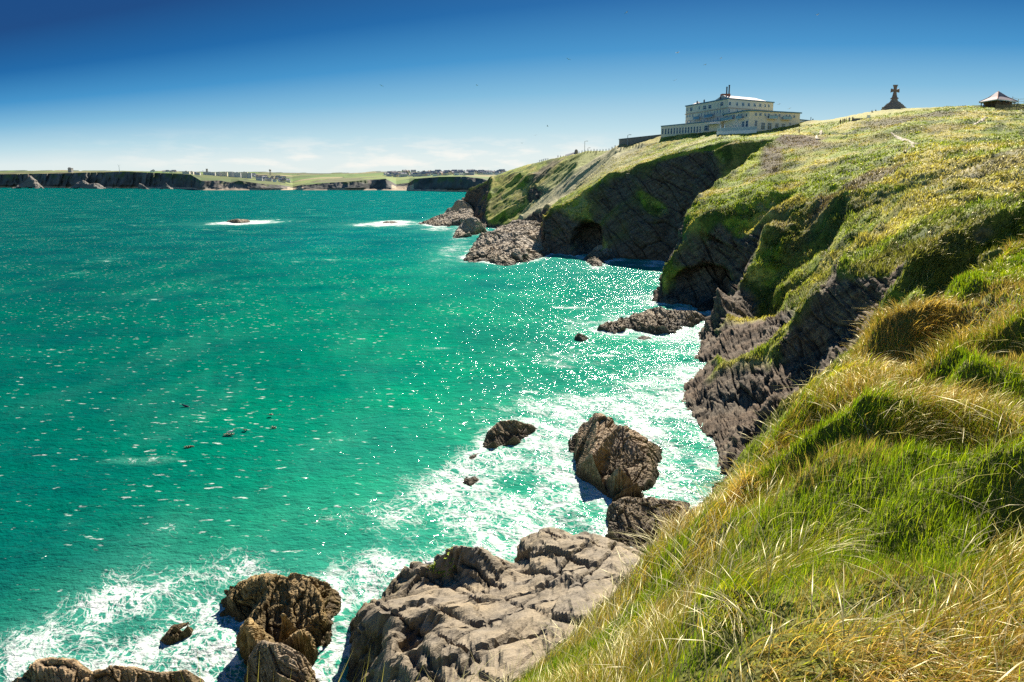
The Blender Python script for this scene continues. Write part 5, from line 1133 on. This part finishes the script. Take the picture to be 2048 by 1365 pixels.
m = MB(); m.add([wq(0, 36, -1), wq(1, 36, -1), wq(1, zt2, -1), wq(0, zt1, -1), wq(0, 36, 1), wq(1, 36, 1), wq(1, zt2, 1), wq(0, zt1, 1)], [(0, 3, 2, 1), (4, 5, 6, 7), (0, 4, 7, 3), (1, 2, 6, 5), (3, 7, 6, 2)]); m.build('masonry', M_STW, r_)
m = MB(); m.add([wq(-.01, zt1+.01, -1.5), wq(1, zt2+.01, -1.5), wq(1, zt2+.25, -1.5), wq(-.01, zt1+.25, -1.5), wq(-.01, zt1+.01, 1.5), wq(1, zt2+.01, 1.5), wq(1, zt2+.25, 1.5), wq(-.01, zt1+.25, 1.5)], [(0, 3, 2, 1), (4, 5, 6, 7), (0, 4, 7, 3), (1, 2, 6, 5), (3, 7, 6, 2), (0, 1, 5, 4)]); m.build('coping', M_COP, r_)
def lamp(px, Y, ytop, arm, label):
    x = ray(px, 290)[0]*Y; g_ = gz(x, Y); zt = H+ray(px, ytop)[1]*Y; r_ = empty('street_lamp', (x, Y, g_)); tag(r_, label, 'street lamp', 'street lamps on the headland'); hh = zt-g_
    m = MB(); m.tube((0, 0, -.4), (0, 0, hh), .16, .11); m.tube((0, 0, -.4), (0, 0, 1.2), .2); m.build('pole', M_STEEL, r_); m = MB(); m.tube((0, 0, hh-.05), (arm, 0, hh+.1), .09); m.build('arm', M_STEEL, r_); m = MB(); m.box(arm-.1, arm+.9, -.2, .2, hh, hh+.22); m.build('lamp_head', M_STEEL, r_)
lamp(1169.5, 395, 283, .9, 'tallest street lamp, against the sky beside the small white hut'); lamp(1175.8, 400, 296.5, .6, 'short street lamp just right of the tallest one'); lamp(1255, 318, 270.5, .7, 'street lamp standing in front of the stone wall')
# small white hut with a round-topped tower
hx = ray(1142, 305)[0]*412; r_ = empty('white_hut', (hx, 412, gz(hx, 412)+.2)); tag(r_, 'small whitewashed hut with a stubby round-topped tower on the headland skyline', 'hut')
m = MB(); m.add([(-3.4, -2, -2), (2.2, -2, -2), (2.2, 2, -2), (-3.4, 2, -2), (-3.4, -2, 1.3), (2.2, -2, 2.4), (2.2, 2, 2.4), (-3.4, 2, 1.3)], [(0, 1, 5, 4), (1, 2, 6, 5), (2, 3, 7, 6), (3, 0, 4, 7), (0, 3, 2, 1), (4, 5, 6, 7)]); m.build('wall', M_WHITE, r_)
m = MB(); m.add([(-3.7, -2.3, 1.22), (2.2, -2.3, 2.4), (2.2, 2.3, 2.4), (-3.7, 2.3, 1.22), (-3.2, 0, 2.3), (2.2, 0, 3.7)], [(0, 1, 5, 4), (2, 3, 4, 5), (0, 4, 3), (1, 2, 5)]); m.build('roof', M_SLATE, r_)
m = MB(); m.lathe([(1.25, -2), (1.15, 2.6), (1.0, 4.3), (.8, 4.9), (.3, 5.3), (.05, 5.4)], (3.1, 0, 0), 12); m.build('tower', M_STW, r_)
m = MB(); m.box(-1.2, -.4, -2.06, -1.9, -1.2, .9); m.build('door', M_DARKM, r_)
# wooden posts, sign board, bench wall
def post(px, py, hpx, label):
    x, y, z = pick(px, py); hh = hpx/FPX*y*1.0; r_ = MB(); r_.box(-.14, .14, -.12, .12, -.5, hh*.86); r_.add([(-.14, -.12, hh*.86), (.14, -.12, hh*.86), (.14, .12, hh*.86), (-.14, .12, hh*.86), (0, 0, hh)], [(0, 1, 4), (1, 2, 4), (2, 3, 4), (3, 0, 4)]); o = r_.build('wooden_post', M_FTIM); o.location = (x, y, z); tag(o, label, 'post')
post(1798, 309, 9, 'lone wooden post beside the pale worn path on the hillside'); post(1598, 266.5, 8, 'lone wooden post in rough grass below the right hotel wing')
x, y, z = ground_at(1737, 222, 240); r_ = empty('notice_board', (x, y, z)); tag(r_, 'white notice board on the grass below the stone cross', 'sign')
m = MB(); m.box(-.5, .5, -.03, .03, .55, 1.45); m.build('panel', M_WHITE, r_)
for s in (-.45, .45): m = MB(); m.box(s-.04, s+.04, .04, .1, -.4, 1.5); m.build('leg', M_FTIM, r_)
x, y, z = ground_at(1714, 222, 243); m = MB()
for k in range(7): m.box(-1.5+k*.43, -1.5+k*.43+.4, -.3, .3, -.4, .72+.05*math.sin(k*2.1))
m.box(-1.55, 1.55, -.36, .36, .76, .86); o = m.build('low_wall', M_STW); o.location = (x, y, z); o.rotation_euler = (0, 0, -.1); tag(o, 'short low stone wall beside the group of people', 'wall')
# paths: thin worn strips laid over the ground
M_PATH = simple('bare_sandy_soil', (.40, .325, .22), var=.2, scale=1.5)
def path(pxs, wid, name='path'):
    Q = [pick(*p, 60, 300) for p in pxs]; X = []; Y = []
    for a, b in zip(Q[:-1], Q[1:]):
        n = max(3, int(math.hypot(a[0]-b[0], a[1]-b[1])/.6))
        for t in np.linspace(0, 1, n, endpoint=False): X.append(a[0]+(b[0]-a[0])*t); Y.append(a[1]+(b[1]-a[1])*t)
    X = np.array(X); Y = np.array(Y); k = np.ones(7)/7; X = np.convolve(np.pad(X, 3, mode='edge'), k, 'valid'); Y = np.convolve(np.pad(Y, 3, mode='edge'), k, 'valid')
    dx = np.gradient(X); dy = np.gradient(Y); l = np.hypot(dx, dy)+1e-9; n_ = len(X); V = []; nn = np.stack([X, Y, X*0], 1).astype(F32); ww = wid*(.8+.6*fbm(nn, 3, 3, 501)); of = .5*fbm(nn, 4, 3, 503)
    for i in range(n_):
        for s in np.linspace(-1, 1, 7):
            x = X[i]-dy[i]/l[i]*(s*ww[i]+of[i]); y = Y[i]+dx[i]/l[i]*(s*ww[i]+of[i]); V.append((x, y, gz(x, y)+.17-.20*abs(s)**3))
    I = (np.arange(n_-1)[:, None]*7+np.arange(6)[None]).ravel(); o = mesh_np(name, np.array(V), [np.stack([I, I+7, I+8, I+1], 1)], M_PATH); tag(o, kind='structure')
path([(1783, 266), (1797, 276), (1814, 283), (1828, 290), (1826, 298), (1815, 305), (1805, 313)], .5); path([(1828, 290), (1845, 286)], .5); path([(1644, 262), (1636, 272), (1630, 276), (1640, 284)], .45); path([(1950, 251), (1962, 244), (1973, 236)], .4)
# ------------------------------------------------------------------ people
M_SKIN = simple('skin', (.50, .32, .23), var=.05)
def skin_mesh(name, J, E, mat, sub=1):
    me = bpy.data.meshes.new(name); me.from_pydata([j[0] for j in J], E, []); o = bpy.data.objects.new(name, me); COL.objects.link(o)
    md = o.modifiers.new('s', 'SKIN'); sv = me.skin_vertices[0].data
    for k, j in enumerate(J): r = j[1]; sv[k].radius = r if isinstance(r, tuple) else (r, r); sv[k].use_root = (k == 0)
    md.branch_smoothing = .4; ms = o.modifiers.new('u', 'SUBSURF'); ms.levels = sub; ms.render_levels = sub
    dg = bpy.context.evaluated_depsgraph_get(); m2 = bpy.data.meshes.new_from_object(o.evaluated_get(dg)); m2.name = name; bpy.data.objects.remove(o); m2.materials.clear(); m2.materials.append(mat)
    m2.polygons.foreach_set('use_smooth', [True]*len(m2.polygons)); return m2
def figure(pose):
    st = .16 if pose == 'walk' else .03; sit = pose == 'sit'; hz = .45 if sit else .93
    if sit: hip = (0, 0, .30); kn = [(-.11, -.42, .42), (.11, -.40, .44)]; an = [(-.11, -.62, .08), (.12, -.60, .08)]
    else: hip = (0, 0, .93); kn = [(-.10, -st*.9, .50), (.10, st*.5, .49)]; an = [(-.10, -st*1.2, .09), (.11, st*1.6, .10)]
    h0 = hip[2]; J = [(hip, (.15, .11)), ((0, 0, h0+.22), (.13, .10)), ((0, -.01, h0+.45), (.17, .11)), ((0, -.01, h0+.56), .06), ((0, -.02, h0+.66), .075), ((0, -.02, h0+.77), .085)]
    E = [(0, 1), (1, 2), (2, 3), (3, 4), (4, 5)]; legs = []; arms = []
    for s, k, a in ((-1, kn[0], an[0]), (1, kn[1], an[1])):
        b = len(J); J += [((s*.09, hip[1], h0-.05), .095), (k, .065), (a, .045), ((a[0], a[1]-.14, a[2]-.05), .04)]; E += [(0, b), (b, b+1), (b+1, b+2), (b+2, b+3)]
    for s in (-1, 1):
        sw = st*s; b = len(J); J += [((s*.19, -.01, h0+.48), .06), ((s*.24, .03+sw*.4, h0+.22), .045), ((s*.22, -.08-sw*.6, h0+.0), .035), ((s*.21, -.12-sw*.7, h0-.09), (.03, .04))]; E += [(2, b), (b, b+1), (b+1, b+2), (b+2, b+3)]
    JJ = [((0, -.01, h0+.12), (.175, .135)), ((0, 0, h0+.25), (.16, .13)), ((0, -.01, h0+.46), (.195, .135)), ((0, -.01, h0+.55), .075)]; JE = [(0, 1), (1, 2), (2, 3)]
    for s in (-1, 1): sw = st*s; b = len(JJ); JJ += [((s*.19, -.01, h0+.48), .078), ((s*.245, .03+sw*.4, h0+.22), .062), ((s*.225, -.08-sw*.6, h0+.02), .05)]; JE += [(2, b), (b, b+1), (b+1, b+2)]
    TJ = [((0, 0, h0+.05), (.165, .125))]; TE = []
    for s, k, a in ((-1, kn[0], an[0]), (1, kn[1], an[1])): b = len(TJ); TJ += [((s*.09, hip[1], h0-.06), .11), (k, .08), ((a[0], a[1], a[2]+.04), .065)]; TE += [(0, b), (b, b+1), (b+1, b+2)]
    HJ = [((0, .0, h0+.80), .088), ((0, .015, h0+.74), .092)]
    return dict(body=(J, E), jacket=(JJ, JE), trousers=(TJ, TE), hair=(HJ, [(0, 1)]))
FIG = {}
CLO = {'black': (.02, .02, .024), 'blue': (.04, .13, .38), 'navy': (.02, .03, .08), 'grey': (.16, .16, .17), 'red': (.30, .05, .05), 'pale': (.50, .50, .50), 'brown': (.11, .07, .05)}
CM = {k: simple('cloth_'+k, v, rough=.9) for k, v in CLO.items()}
def person(x, y, z, rz, pose, jk, tr, hr_, label, group=None):
    r_ = empty('person', (x, y, z), rz); tag(r_, label, 'person', group)
    for part, mt in (('body', M_SKIN), ('jacket', CM[jk]), ('trousers', CM[tr]), ('hair', CM[hr_])):
        key = (pose, part, mt.name)
        if key not in FIG: J, E = figure(pose)[part]; FIG[key] = skin_mesh(part, J, E, mt)
        o = bpy.data.objects.new(part, FIG[key]); COL.objects.link(o); o.parent = r_
G1 = 'people gathered beside the low wall'
for px, Y, rz, ps, jk, tr, hh, lb in ((1681, 221, .4, 'stand', 'black', 'black', 'brown', 'person in black standing at the left end of the group'), (1685.3, 220, -2, 'stand', 'navy', 'grey', 'brown', 'person in navy jacket second from the left in the group'),
    (1688.5, 221.5, 2.4, 'walk', 'grey', 'navy', 'black', 'person in grey jacket in the middle of the group'), (1692, 220.5, 1, 'stand', 'red', 'black', 'brown', 'person in dull red jacket near the middle of the group'),
    (1698.5, 221, -.6, 'stand', 'blue', 'navy', 'brown', 'person in bright blue jacket near the low wall'), (1705, 220, .2, 'stand', 'black', 'navy', 'black', 'person in black standing at the right end by the low wall')):
    x, y, z = ground_at(px, Y, 243); person(x, y, z, rz, ps, jk, tr, hh, lb, G1)
for px, Y, lb in ((1744, 262, 'left of two people sitting on the grass left of the stone cross'), (1751.5, 264, 'right of two people sitting on the grass left of the stone cross')):
    x, y, z = ground_at(px, Y, 222); person(x, y, z-.1, .5, 'sit', 'grey', 'black', 'black', lb, 'people sitting left of the stone cross')
for px, Y, lb, jk in ((1116, 418, 'leftmost of three walkers left of the white hut', 'black'), (1121, 417, 'middle one of three walkers left of the white hut', 'navy'), (1127, 416, 'walker nearest the white hut on its left', 'grey')):
    x, y, z = ground_at(px, Y, 310); person(x, y, z, random.uniform(-3, 3), 'walk', jk, 'black', 'black', lb, 'walkers on the headland skyline')
for px, lb, jk in ((1190.5, 'left of two walkers on the green below the short lamp', 'red'), (1193, 'right of two walkers on the green below the short lamp', 'black')):
    x, y, z = pick(px, 309, 200); person(x, y, gz(x, y), 1.2, 'walk', jk, 'navy', 'black', lb, 'walkers on the headland green')
x, y, z = ground_at(1967, 213, 213); person(x, y, z, -1, 'sit', 'blue', 'grey', 'brown', 'person sitting in the corner of the shelter')
# ------------------------------------------------------------------ birds
M_GW = simple('gull_white', (.80, .79, .77), var=.03); M_GG = simple('gull_grey', (.40, .43, .46), var=.05); M_GB = simple('gull_black', (.02, .02, .022)); M_BEAK = simple('gull_beak', (.75, .45, .05))
def wing_mesh(s, dih):
    pts = [(0, .12, 0), (.28, .17, .10), (.68, .0, .06), (.68, -.03, .06), (.30, -.10, .09), (0, -.16, 0)]
    m = MB(); up = [(s*x, y, z*dih+.015) for x, y, z in pts]; lo = [(s*x, y, z*dih-.012) for x, y, z in pts]
    n = 6; f = [(0, 1, 4, 5), (1, 2, 3, 4)]; m.add(up+lo, f+[tuple(i+6 for i in q[::-1]) for q in f]+[(i, (i+1) % 6, 6+(i+1) % 6, 6+i) for i in range(6)]); m.m = [0]*len(m.f); m.m[1] = 1; return m
gull_parts = None
def gull(loc_, rz, roll, dih, label, sc=1.0):
    r_ = empty('gull', loc_, rz); r_.rotation_euler = (0, roll, rz); r_.scale = (sc,)*3; tag(r_, label, 'gull', 'gulls wheeling over the headland')
    m = MB(); pr = [(.01, -.30), (.05, -.24), (.07, -.12), (.09, .0), (.075, .12), (.045, .2), (.055, .26), (.03, .31), (.008, .36)]; vs = []
    for rr, yy in pr:
        for i in range(10): t = 2*math.pi*i/10; vs.append((rr*math.cos(t), yy, rr*math.sin(t)*.9+.02*(yy > .2)))
    fs = [(k*10+i, k*10+(i+1) % 10, (k+1)*10+(i+1) % 10, (k+1)*10+i) for k in range(8) for i in range(10)]; m.add(vs, fs); m.add([(-.06, -.42, 0), (.06, -.42, 0), (.03, -.2, .01), (-.03, -.2, .01), (0, -.3, -.02)], [(0, 1, 2, 3), (0, 4, 1), (0, 3, 4), (1, 4, 2)]); m.build('body', M_GW, r_, True)
    for s in (-1, 1): wing_mesh(s, dih).build('wing', [M_GG, M_GB], r_)
gl_ = [(763, 172, 210, 'gull highest above the open sea at the far left'), (954, 171, 220, 'gull alone in the pale blue left of centre sky'), (1137, 119, 180, 'gull gliding level, high above the headland tip'), (1253, 26, 200, 'gull near the top edge of the sky, left of the hotel'), (1355, 106, 150, 'largest gull, banking above the hotel'),
       (1410, 130, 220, 'gull just right of and below the largest gull'), (1442, 117, 290, 'faint small gull right of the largest gull'), (1350, 161, 220, 'gull below the largest gull, left of the hotel roof'), (1635, 30, 210, 'gull near the top edge, right of the hotel'), (1095, 253, 260, 'upper gull of the three low ones by the headland'),
       (1071, 271, 290, 'middle gull of the three low ones by the headland'), (1044, 287, 300, 'lowest gull, just over the horizon clouds'), (1558, 209, 250, 'gull just right of the hotel roof edge'), (1579, 218, 240, 'gull lowest above the right hotel wing')]
for k, (px, py, Y, lb) in enumerate(gl_):
    gull(A(px, py, Y), random.uniform(-3, 3), random.uniform(-.5, .5), random.uniform(.8, 2.4), lb, 1.0)
def sitting_gull(p, rz, label, legs=True, sc=1.0):
    r_ = empty('gull', p, rz); r_.scale = (sc,)*3; tag(r_, label, 'gull'); J = [((0, 0, .17), (.085, .08)), ((0, -.16, .17), (.05, .045)), ((0, -.28, .17), (.02, .012)), ((0, .10, .21), (.06, .06)), ((0, .15, .30), .04), ((0, .17, .34), .045)]
    o = bpy.data.objects.new('body', skin_mesh('body', J, [(0, 1), (1, 2), (0, 3), (3, 4), (4, 5)], M_GW, 2)); COL.objects.link(o); o.parent = r_
    o = bpy.data.objects.new('wings', skin_mesh('wings', [((0, .05, .225), (.075, .04)), ((0, -.12, .21), (.07, .035)), ((0, -.30, .18), (.02, .012))], [(0, 1), (1, 2)], M_GG, 2)); COL.objects.link(o); o.parent = r_
    m = MB(); m.tube((0, .20, .34), (0, .28, .33), .015, .005, 6); m.build('beak', M_BEAK, r_)
    if legs:
        for s in (-.03, .03): m = MB(); m.tube((s, 0, 0), (s, 0, .12), .008, .008, 5); m.box(s-.02, s+.02, 0, .05, 0, .01); m.build('leg', M_BEAK, r_)
def rock_top(x, y):
    best = -9
    for X, Y, Z in ROCKS:
        if X[0, 0] <= x <= X[-1, 0] and Y[0, 0] <= y <= Y[0, -1]:
            i = int((x-X[0, 0])/(X[1, 0]-X[0, 0])); j = int((y-Y[0, 0])/(Y[0, 1]-Y[0, 0])); best = max(best, float(Z[i, j]))
    return best
q = Zp(857, 1157, 2.1); sitting_gull((q[0], q[1], rock_top(q[0], q[1])+.10), 1.9, 'grey and white gull perched on the weedy ledge of the slabby outcrop', True, 1.25)
q = Zp(463, 868, .0); sitting_gull((q[0], q[1], -.02), -1.2, 'white gull afloat beside a clump of brown seaweed', False, 1.5)
# seal, drifting weed, green weed on the ledge
M_SEAL = simple('wet_dark_skin', (.018, .02, .028), rough=.25, spec=.6); M_KELP = simple('brown_kelp', (.08, .055, .018), rough=.5, var=.4, scale=4)
q = Zp(371, 813, 0); o = bpy.data.objects.new('seal', skin_mesh('seal', [((0, 0, .0), (.30, .2)), ((-.55, 0, -.1), (.22, .14)), ((.45, 0, .10), (.2, .17)), ((.75, 0, .22), (.15, .14)), ((.95, 0, .20), (.07, .06)), ((-1.0, 0, -.2), (.1, .05))], [(0, 1), (0, 2), (2, 3), (3, 4), (1, 5)], M_SEAL, 2)); COL.objects.link(o); o.location = (q[0], q[1], .05); o.scale = (.55,)*3; o.rotation_euler = (0, 0, 2.9); tag(o, 'dark seal-like shape at the surface of the open green water', 'seal')
def kelp(px, py, ln, wd, rz, label):
    q = Zp(px, py, 0); m = MB(); rk = random.Random(px)
    for k in range(26):
        a = rk.uniform(-.5, .5); x0 = rk.uniform(-ln, ln)*.5; y0 = rk.uniform(-wd, wd)*.5; L_ = rk.uniform(.4, 1.0)*ln*.5; w = rk.uniform(.04, .1); c, s = math.cos(a), math.sin(a); z = rk.uniform(.10, .22); pts = []
        for t in (0, .35, .7, 1): cx_ = x0+c*L_*t-s*.15*math.sin(4*t); cy_ = y0+s*L_*t+c*.15*math.sin(4*t); ww = w*(1-t*.6); pts += [(cx_+s*ww, cy_-c*ww, z+.04*math.sin(5*t)), (cx_-s*ww, cy_+c*ww, z)]
        m.add(pts, [(0, 2, 3, 1), (2, 4, 5, 3), (4, 6, 7, 5)])
    o = m.build('seaweed', M_KELP); o.location = (q[0], q[1], -.02); o.rotation_euler = (0, 0, rz); tag(o, label, 'seaweed', 'clumps of seaweed drifting on the water')
kelp(455, 872, .9, .35, .2, 'widest clump of brown seaweed, just left of the floating gull'); kelp(376, 897, .8, .18, .3, 'thin brown streak of seaweed, lowest of the drifting clumps'); kelp(540, 832, .5, .2, .2, 'brown seaweed caught in a small patch of foam'); kelp(545, 858, .5, .2, -.2, 'small brown seaweed clump below the foamy one'); kelp(489, 863, .35, .15, .2, 'smallest seaweed clump, right of the floating gull')
M_GWEED = simple('green_weed', (.28, .36, .02), var=.4, scale=8); rk = random.Random(3); m = MB()
for k in range(420):
    px = rk.gauss(882, 11); py = 1158+rk.gauss(0, 2.5)+(px-882)*.12; q = Zp(px, py, 2.15); z = rock_top(q[0], q[1])
    if z < -1: continue
    a = rk.uniform(0, 6.28); s = rk.uniform(.04, .10); zz = z+rk.uniform(.06, .22)
    m.add([(q[0]+s*math.cos(a+i*2.09), q[1]+s*math.sin(a+i*2.09), zz+rk.uniform(-.04, .06)) for i in range(3)], [(0, 1, 2)])
o = m.build('green_seaweed', M_GWEED); tag(o, 'patch of bright green weed on the ledge of the slabby outcrop', 'seaweed', kind='stuff')
# ------------------------------------------------------------------ camera, sun, sky
cam = bpy.data.cameras.new('camera'); co = bpy.data.objects.new('camera', cam); COL.objects.link(co)
co.location = (0, 0, H); co.rotation_euler = (math.radians(90)-TH, 0, 0)
cam.sensor_width = 36; cam.sensor_fit = 'HORIZONTAL'; cam.lens = 36*FPX/2048; cam.shift_y = (CY-682.5)/2048.0
cam.clip_start = .05; cam.clip_end = 60000; SC.camera = co
SUN_AZ, SUN_EL = math.radians(17), math.radians(37)
sl = bpy.data.lights.new('sun', 'SUN'); sl.energy = 5.0; sl.angle = math.radians(.53); sl.color = (1.0, .92, .78)
so = bpy.data.objects.new('sun', sl); COL.objects.link(so)
sd = Vector((math.sin(SUN_AZ)*math.cos(SUN_EL), math.cos(SUN_AZ)*math.cos(SUN_EL), math.sin(SUN_EL)))
so.rotation_euler = sd.to_track_quat('Z', 'Y').to_euler(); so.location = (50, 50, 120)
W = bpy.data.worlds.new('World'); SC.world = W; W.use_nodes = True; nt = W.node_tree; nt.nodes.clear()
def wn(t, **k):
    n = nt.nodes.new(t)
    for a, b in k.items(): setattr(n, a, b)
    return n
def wl(a, b): nt.links.new(a, b)
def wm(op, a, b=None, c=None, clamp=False):
    n = wn('ShaderNodeMath', operation=op, use_clamp=clamp)
    for i, v in enumerate((a, b, c)):
        if v is None: continue
        if isinstance(v, bpy.types.NodeSocket): wl(v, n.inputs[i])
        else: n.inputs[i].default_value = v
    return n.outputs[0]
sky = wn('ShaderNodeTexSky', sky_type='NISHITA', sun_disc=False, sun_elevation=SUN_EL, sun_rotation=SUN_AZ, altitude=30, air_density=1.0, dust_density=.6, ozone_density=3.0)
tc = wn('ShaderNodeTexCoord'); sp = wn('ShaderNodeSeparateXYZ'); wl(tc.outputs['Generated'], sp.inputs[0])
elv = wm('ARCSINE', sp.outputs[2])
azm = wm('ARCTAN2', sp.outputs[0], sp.outputs[1])
# clear-air gradient: pale at the horizon (widened behind the camera as added fill light), deep blue above
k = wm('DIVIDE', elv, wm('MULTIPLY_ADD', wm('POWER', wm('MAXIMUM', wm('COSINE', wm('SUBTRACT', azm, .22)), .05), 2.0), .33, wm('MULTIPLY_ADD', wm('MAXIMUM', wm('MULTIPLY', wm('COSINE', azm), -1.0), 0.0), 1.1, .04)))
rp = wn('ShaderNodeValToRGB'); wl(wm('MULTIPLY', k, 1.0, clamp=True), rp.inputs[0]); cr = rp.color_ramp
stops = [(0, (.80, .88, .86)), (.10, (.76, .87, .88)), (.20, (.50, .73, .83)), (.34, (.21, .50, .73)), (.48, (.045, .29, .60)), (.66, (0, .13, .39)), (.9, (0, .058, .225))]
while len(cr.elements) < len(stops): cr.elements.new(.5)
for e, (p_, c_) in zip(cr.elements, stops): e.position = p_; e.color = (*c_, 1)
# low cumulus on the horizon
cv = wn('ShaderNodeCombineXYZ'); wl(wm('MULTIPLY', azm, 9.0), cv.inputs[0]); wl(wm('MULTIPLY', elv, 42.0), cv.inputs[1])
cn = wn('ShaderNodeTexNoise'); wl(cv.outputs[0], cn.inputs['Vector']); cn.inputs['Scale'].default_value = 1.6; cn.inputs['Detail'].default_value = 6; cn.inputs['Roughness'].default_value = .55
band = wm('MULTIPLY', wm('MULTIPLY_ADD', elv, 90.0, -.9, clamp=True), wm('MULTIPLY_ADD', elv, -28.0, 1.9, clamp=True))
cl = wm('MULTIPLY', wm('MULTIPLY_ADD', cn.outputs[0], 7.0, -3.3, clamp=True), band)
cl = wm('MULTIPLY', cl, wm('MULTIPLY_ADD', wm('COSINE', wm('SUBTRACT', azm, -.05)), 7.0, -5.95, clamp=True))
mx = wn('ShaderNodeMix', data_type='RGBA'); wl(wm('MULTIPLY', cl, .65), mx.inputs[0]); wl(rp.outputs[0], mx.inputs[6]); mx.inputs[7].default_value = (1.05, 1.0, .93, 1)
gd = wn('ShaderNodeMix', data_type='RGBA'); wl(wm('MULTIPLY_ADD', elv, 40.0, 1.0, clamp=True), gd.inputs[0]); gd.inputs[6].default_value = (.03, .07, .07, 1); wl(mx.outputs[2], gd.inputs[7])
b1 = wn('ShaderNodeBackground'); wl(sky.outputs[0], b1.inputs[0]); b1.inputs[1].default_value = .05
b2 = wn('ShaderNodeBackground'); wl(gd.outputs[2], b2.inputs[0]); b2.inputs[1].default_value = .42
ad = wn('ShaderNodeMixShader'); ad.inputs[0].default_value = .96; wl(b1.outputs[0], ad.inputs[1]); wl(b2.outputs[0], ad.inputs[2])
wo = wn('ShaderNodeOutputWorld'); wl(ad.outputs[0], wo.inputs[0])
vs = SC.view_settings; vs.view_transform = 'Standard'; vs.look = 'None'; vs.gamma = 1; vs.use_curve_mapping = False; vs.exposure = 1.22
SC.cycles.use_denoising = False
try: SC.cycles.denoiser = 'OPENIMAGEDENOISE'
except Exception: pass
SC.cycles.max_bounces = 6; SC.cycles.diffuse_bounces = 3; SC.cycles.glossy_bounces = 2; SC.cycles.transmission_bounces = 3; SC.cycles.transparent_max_bounces = 6
SC.cycles.sample_clamp_indirect = 4; SC.cycles.caustics_reflective = False; SC.cycles.caustics_refractive = False
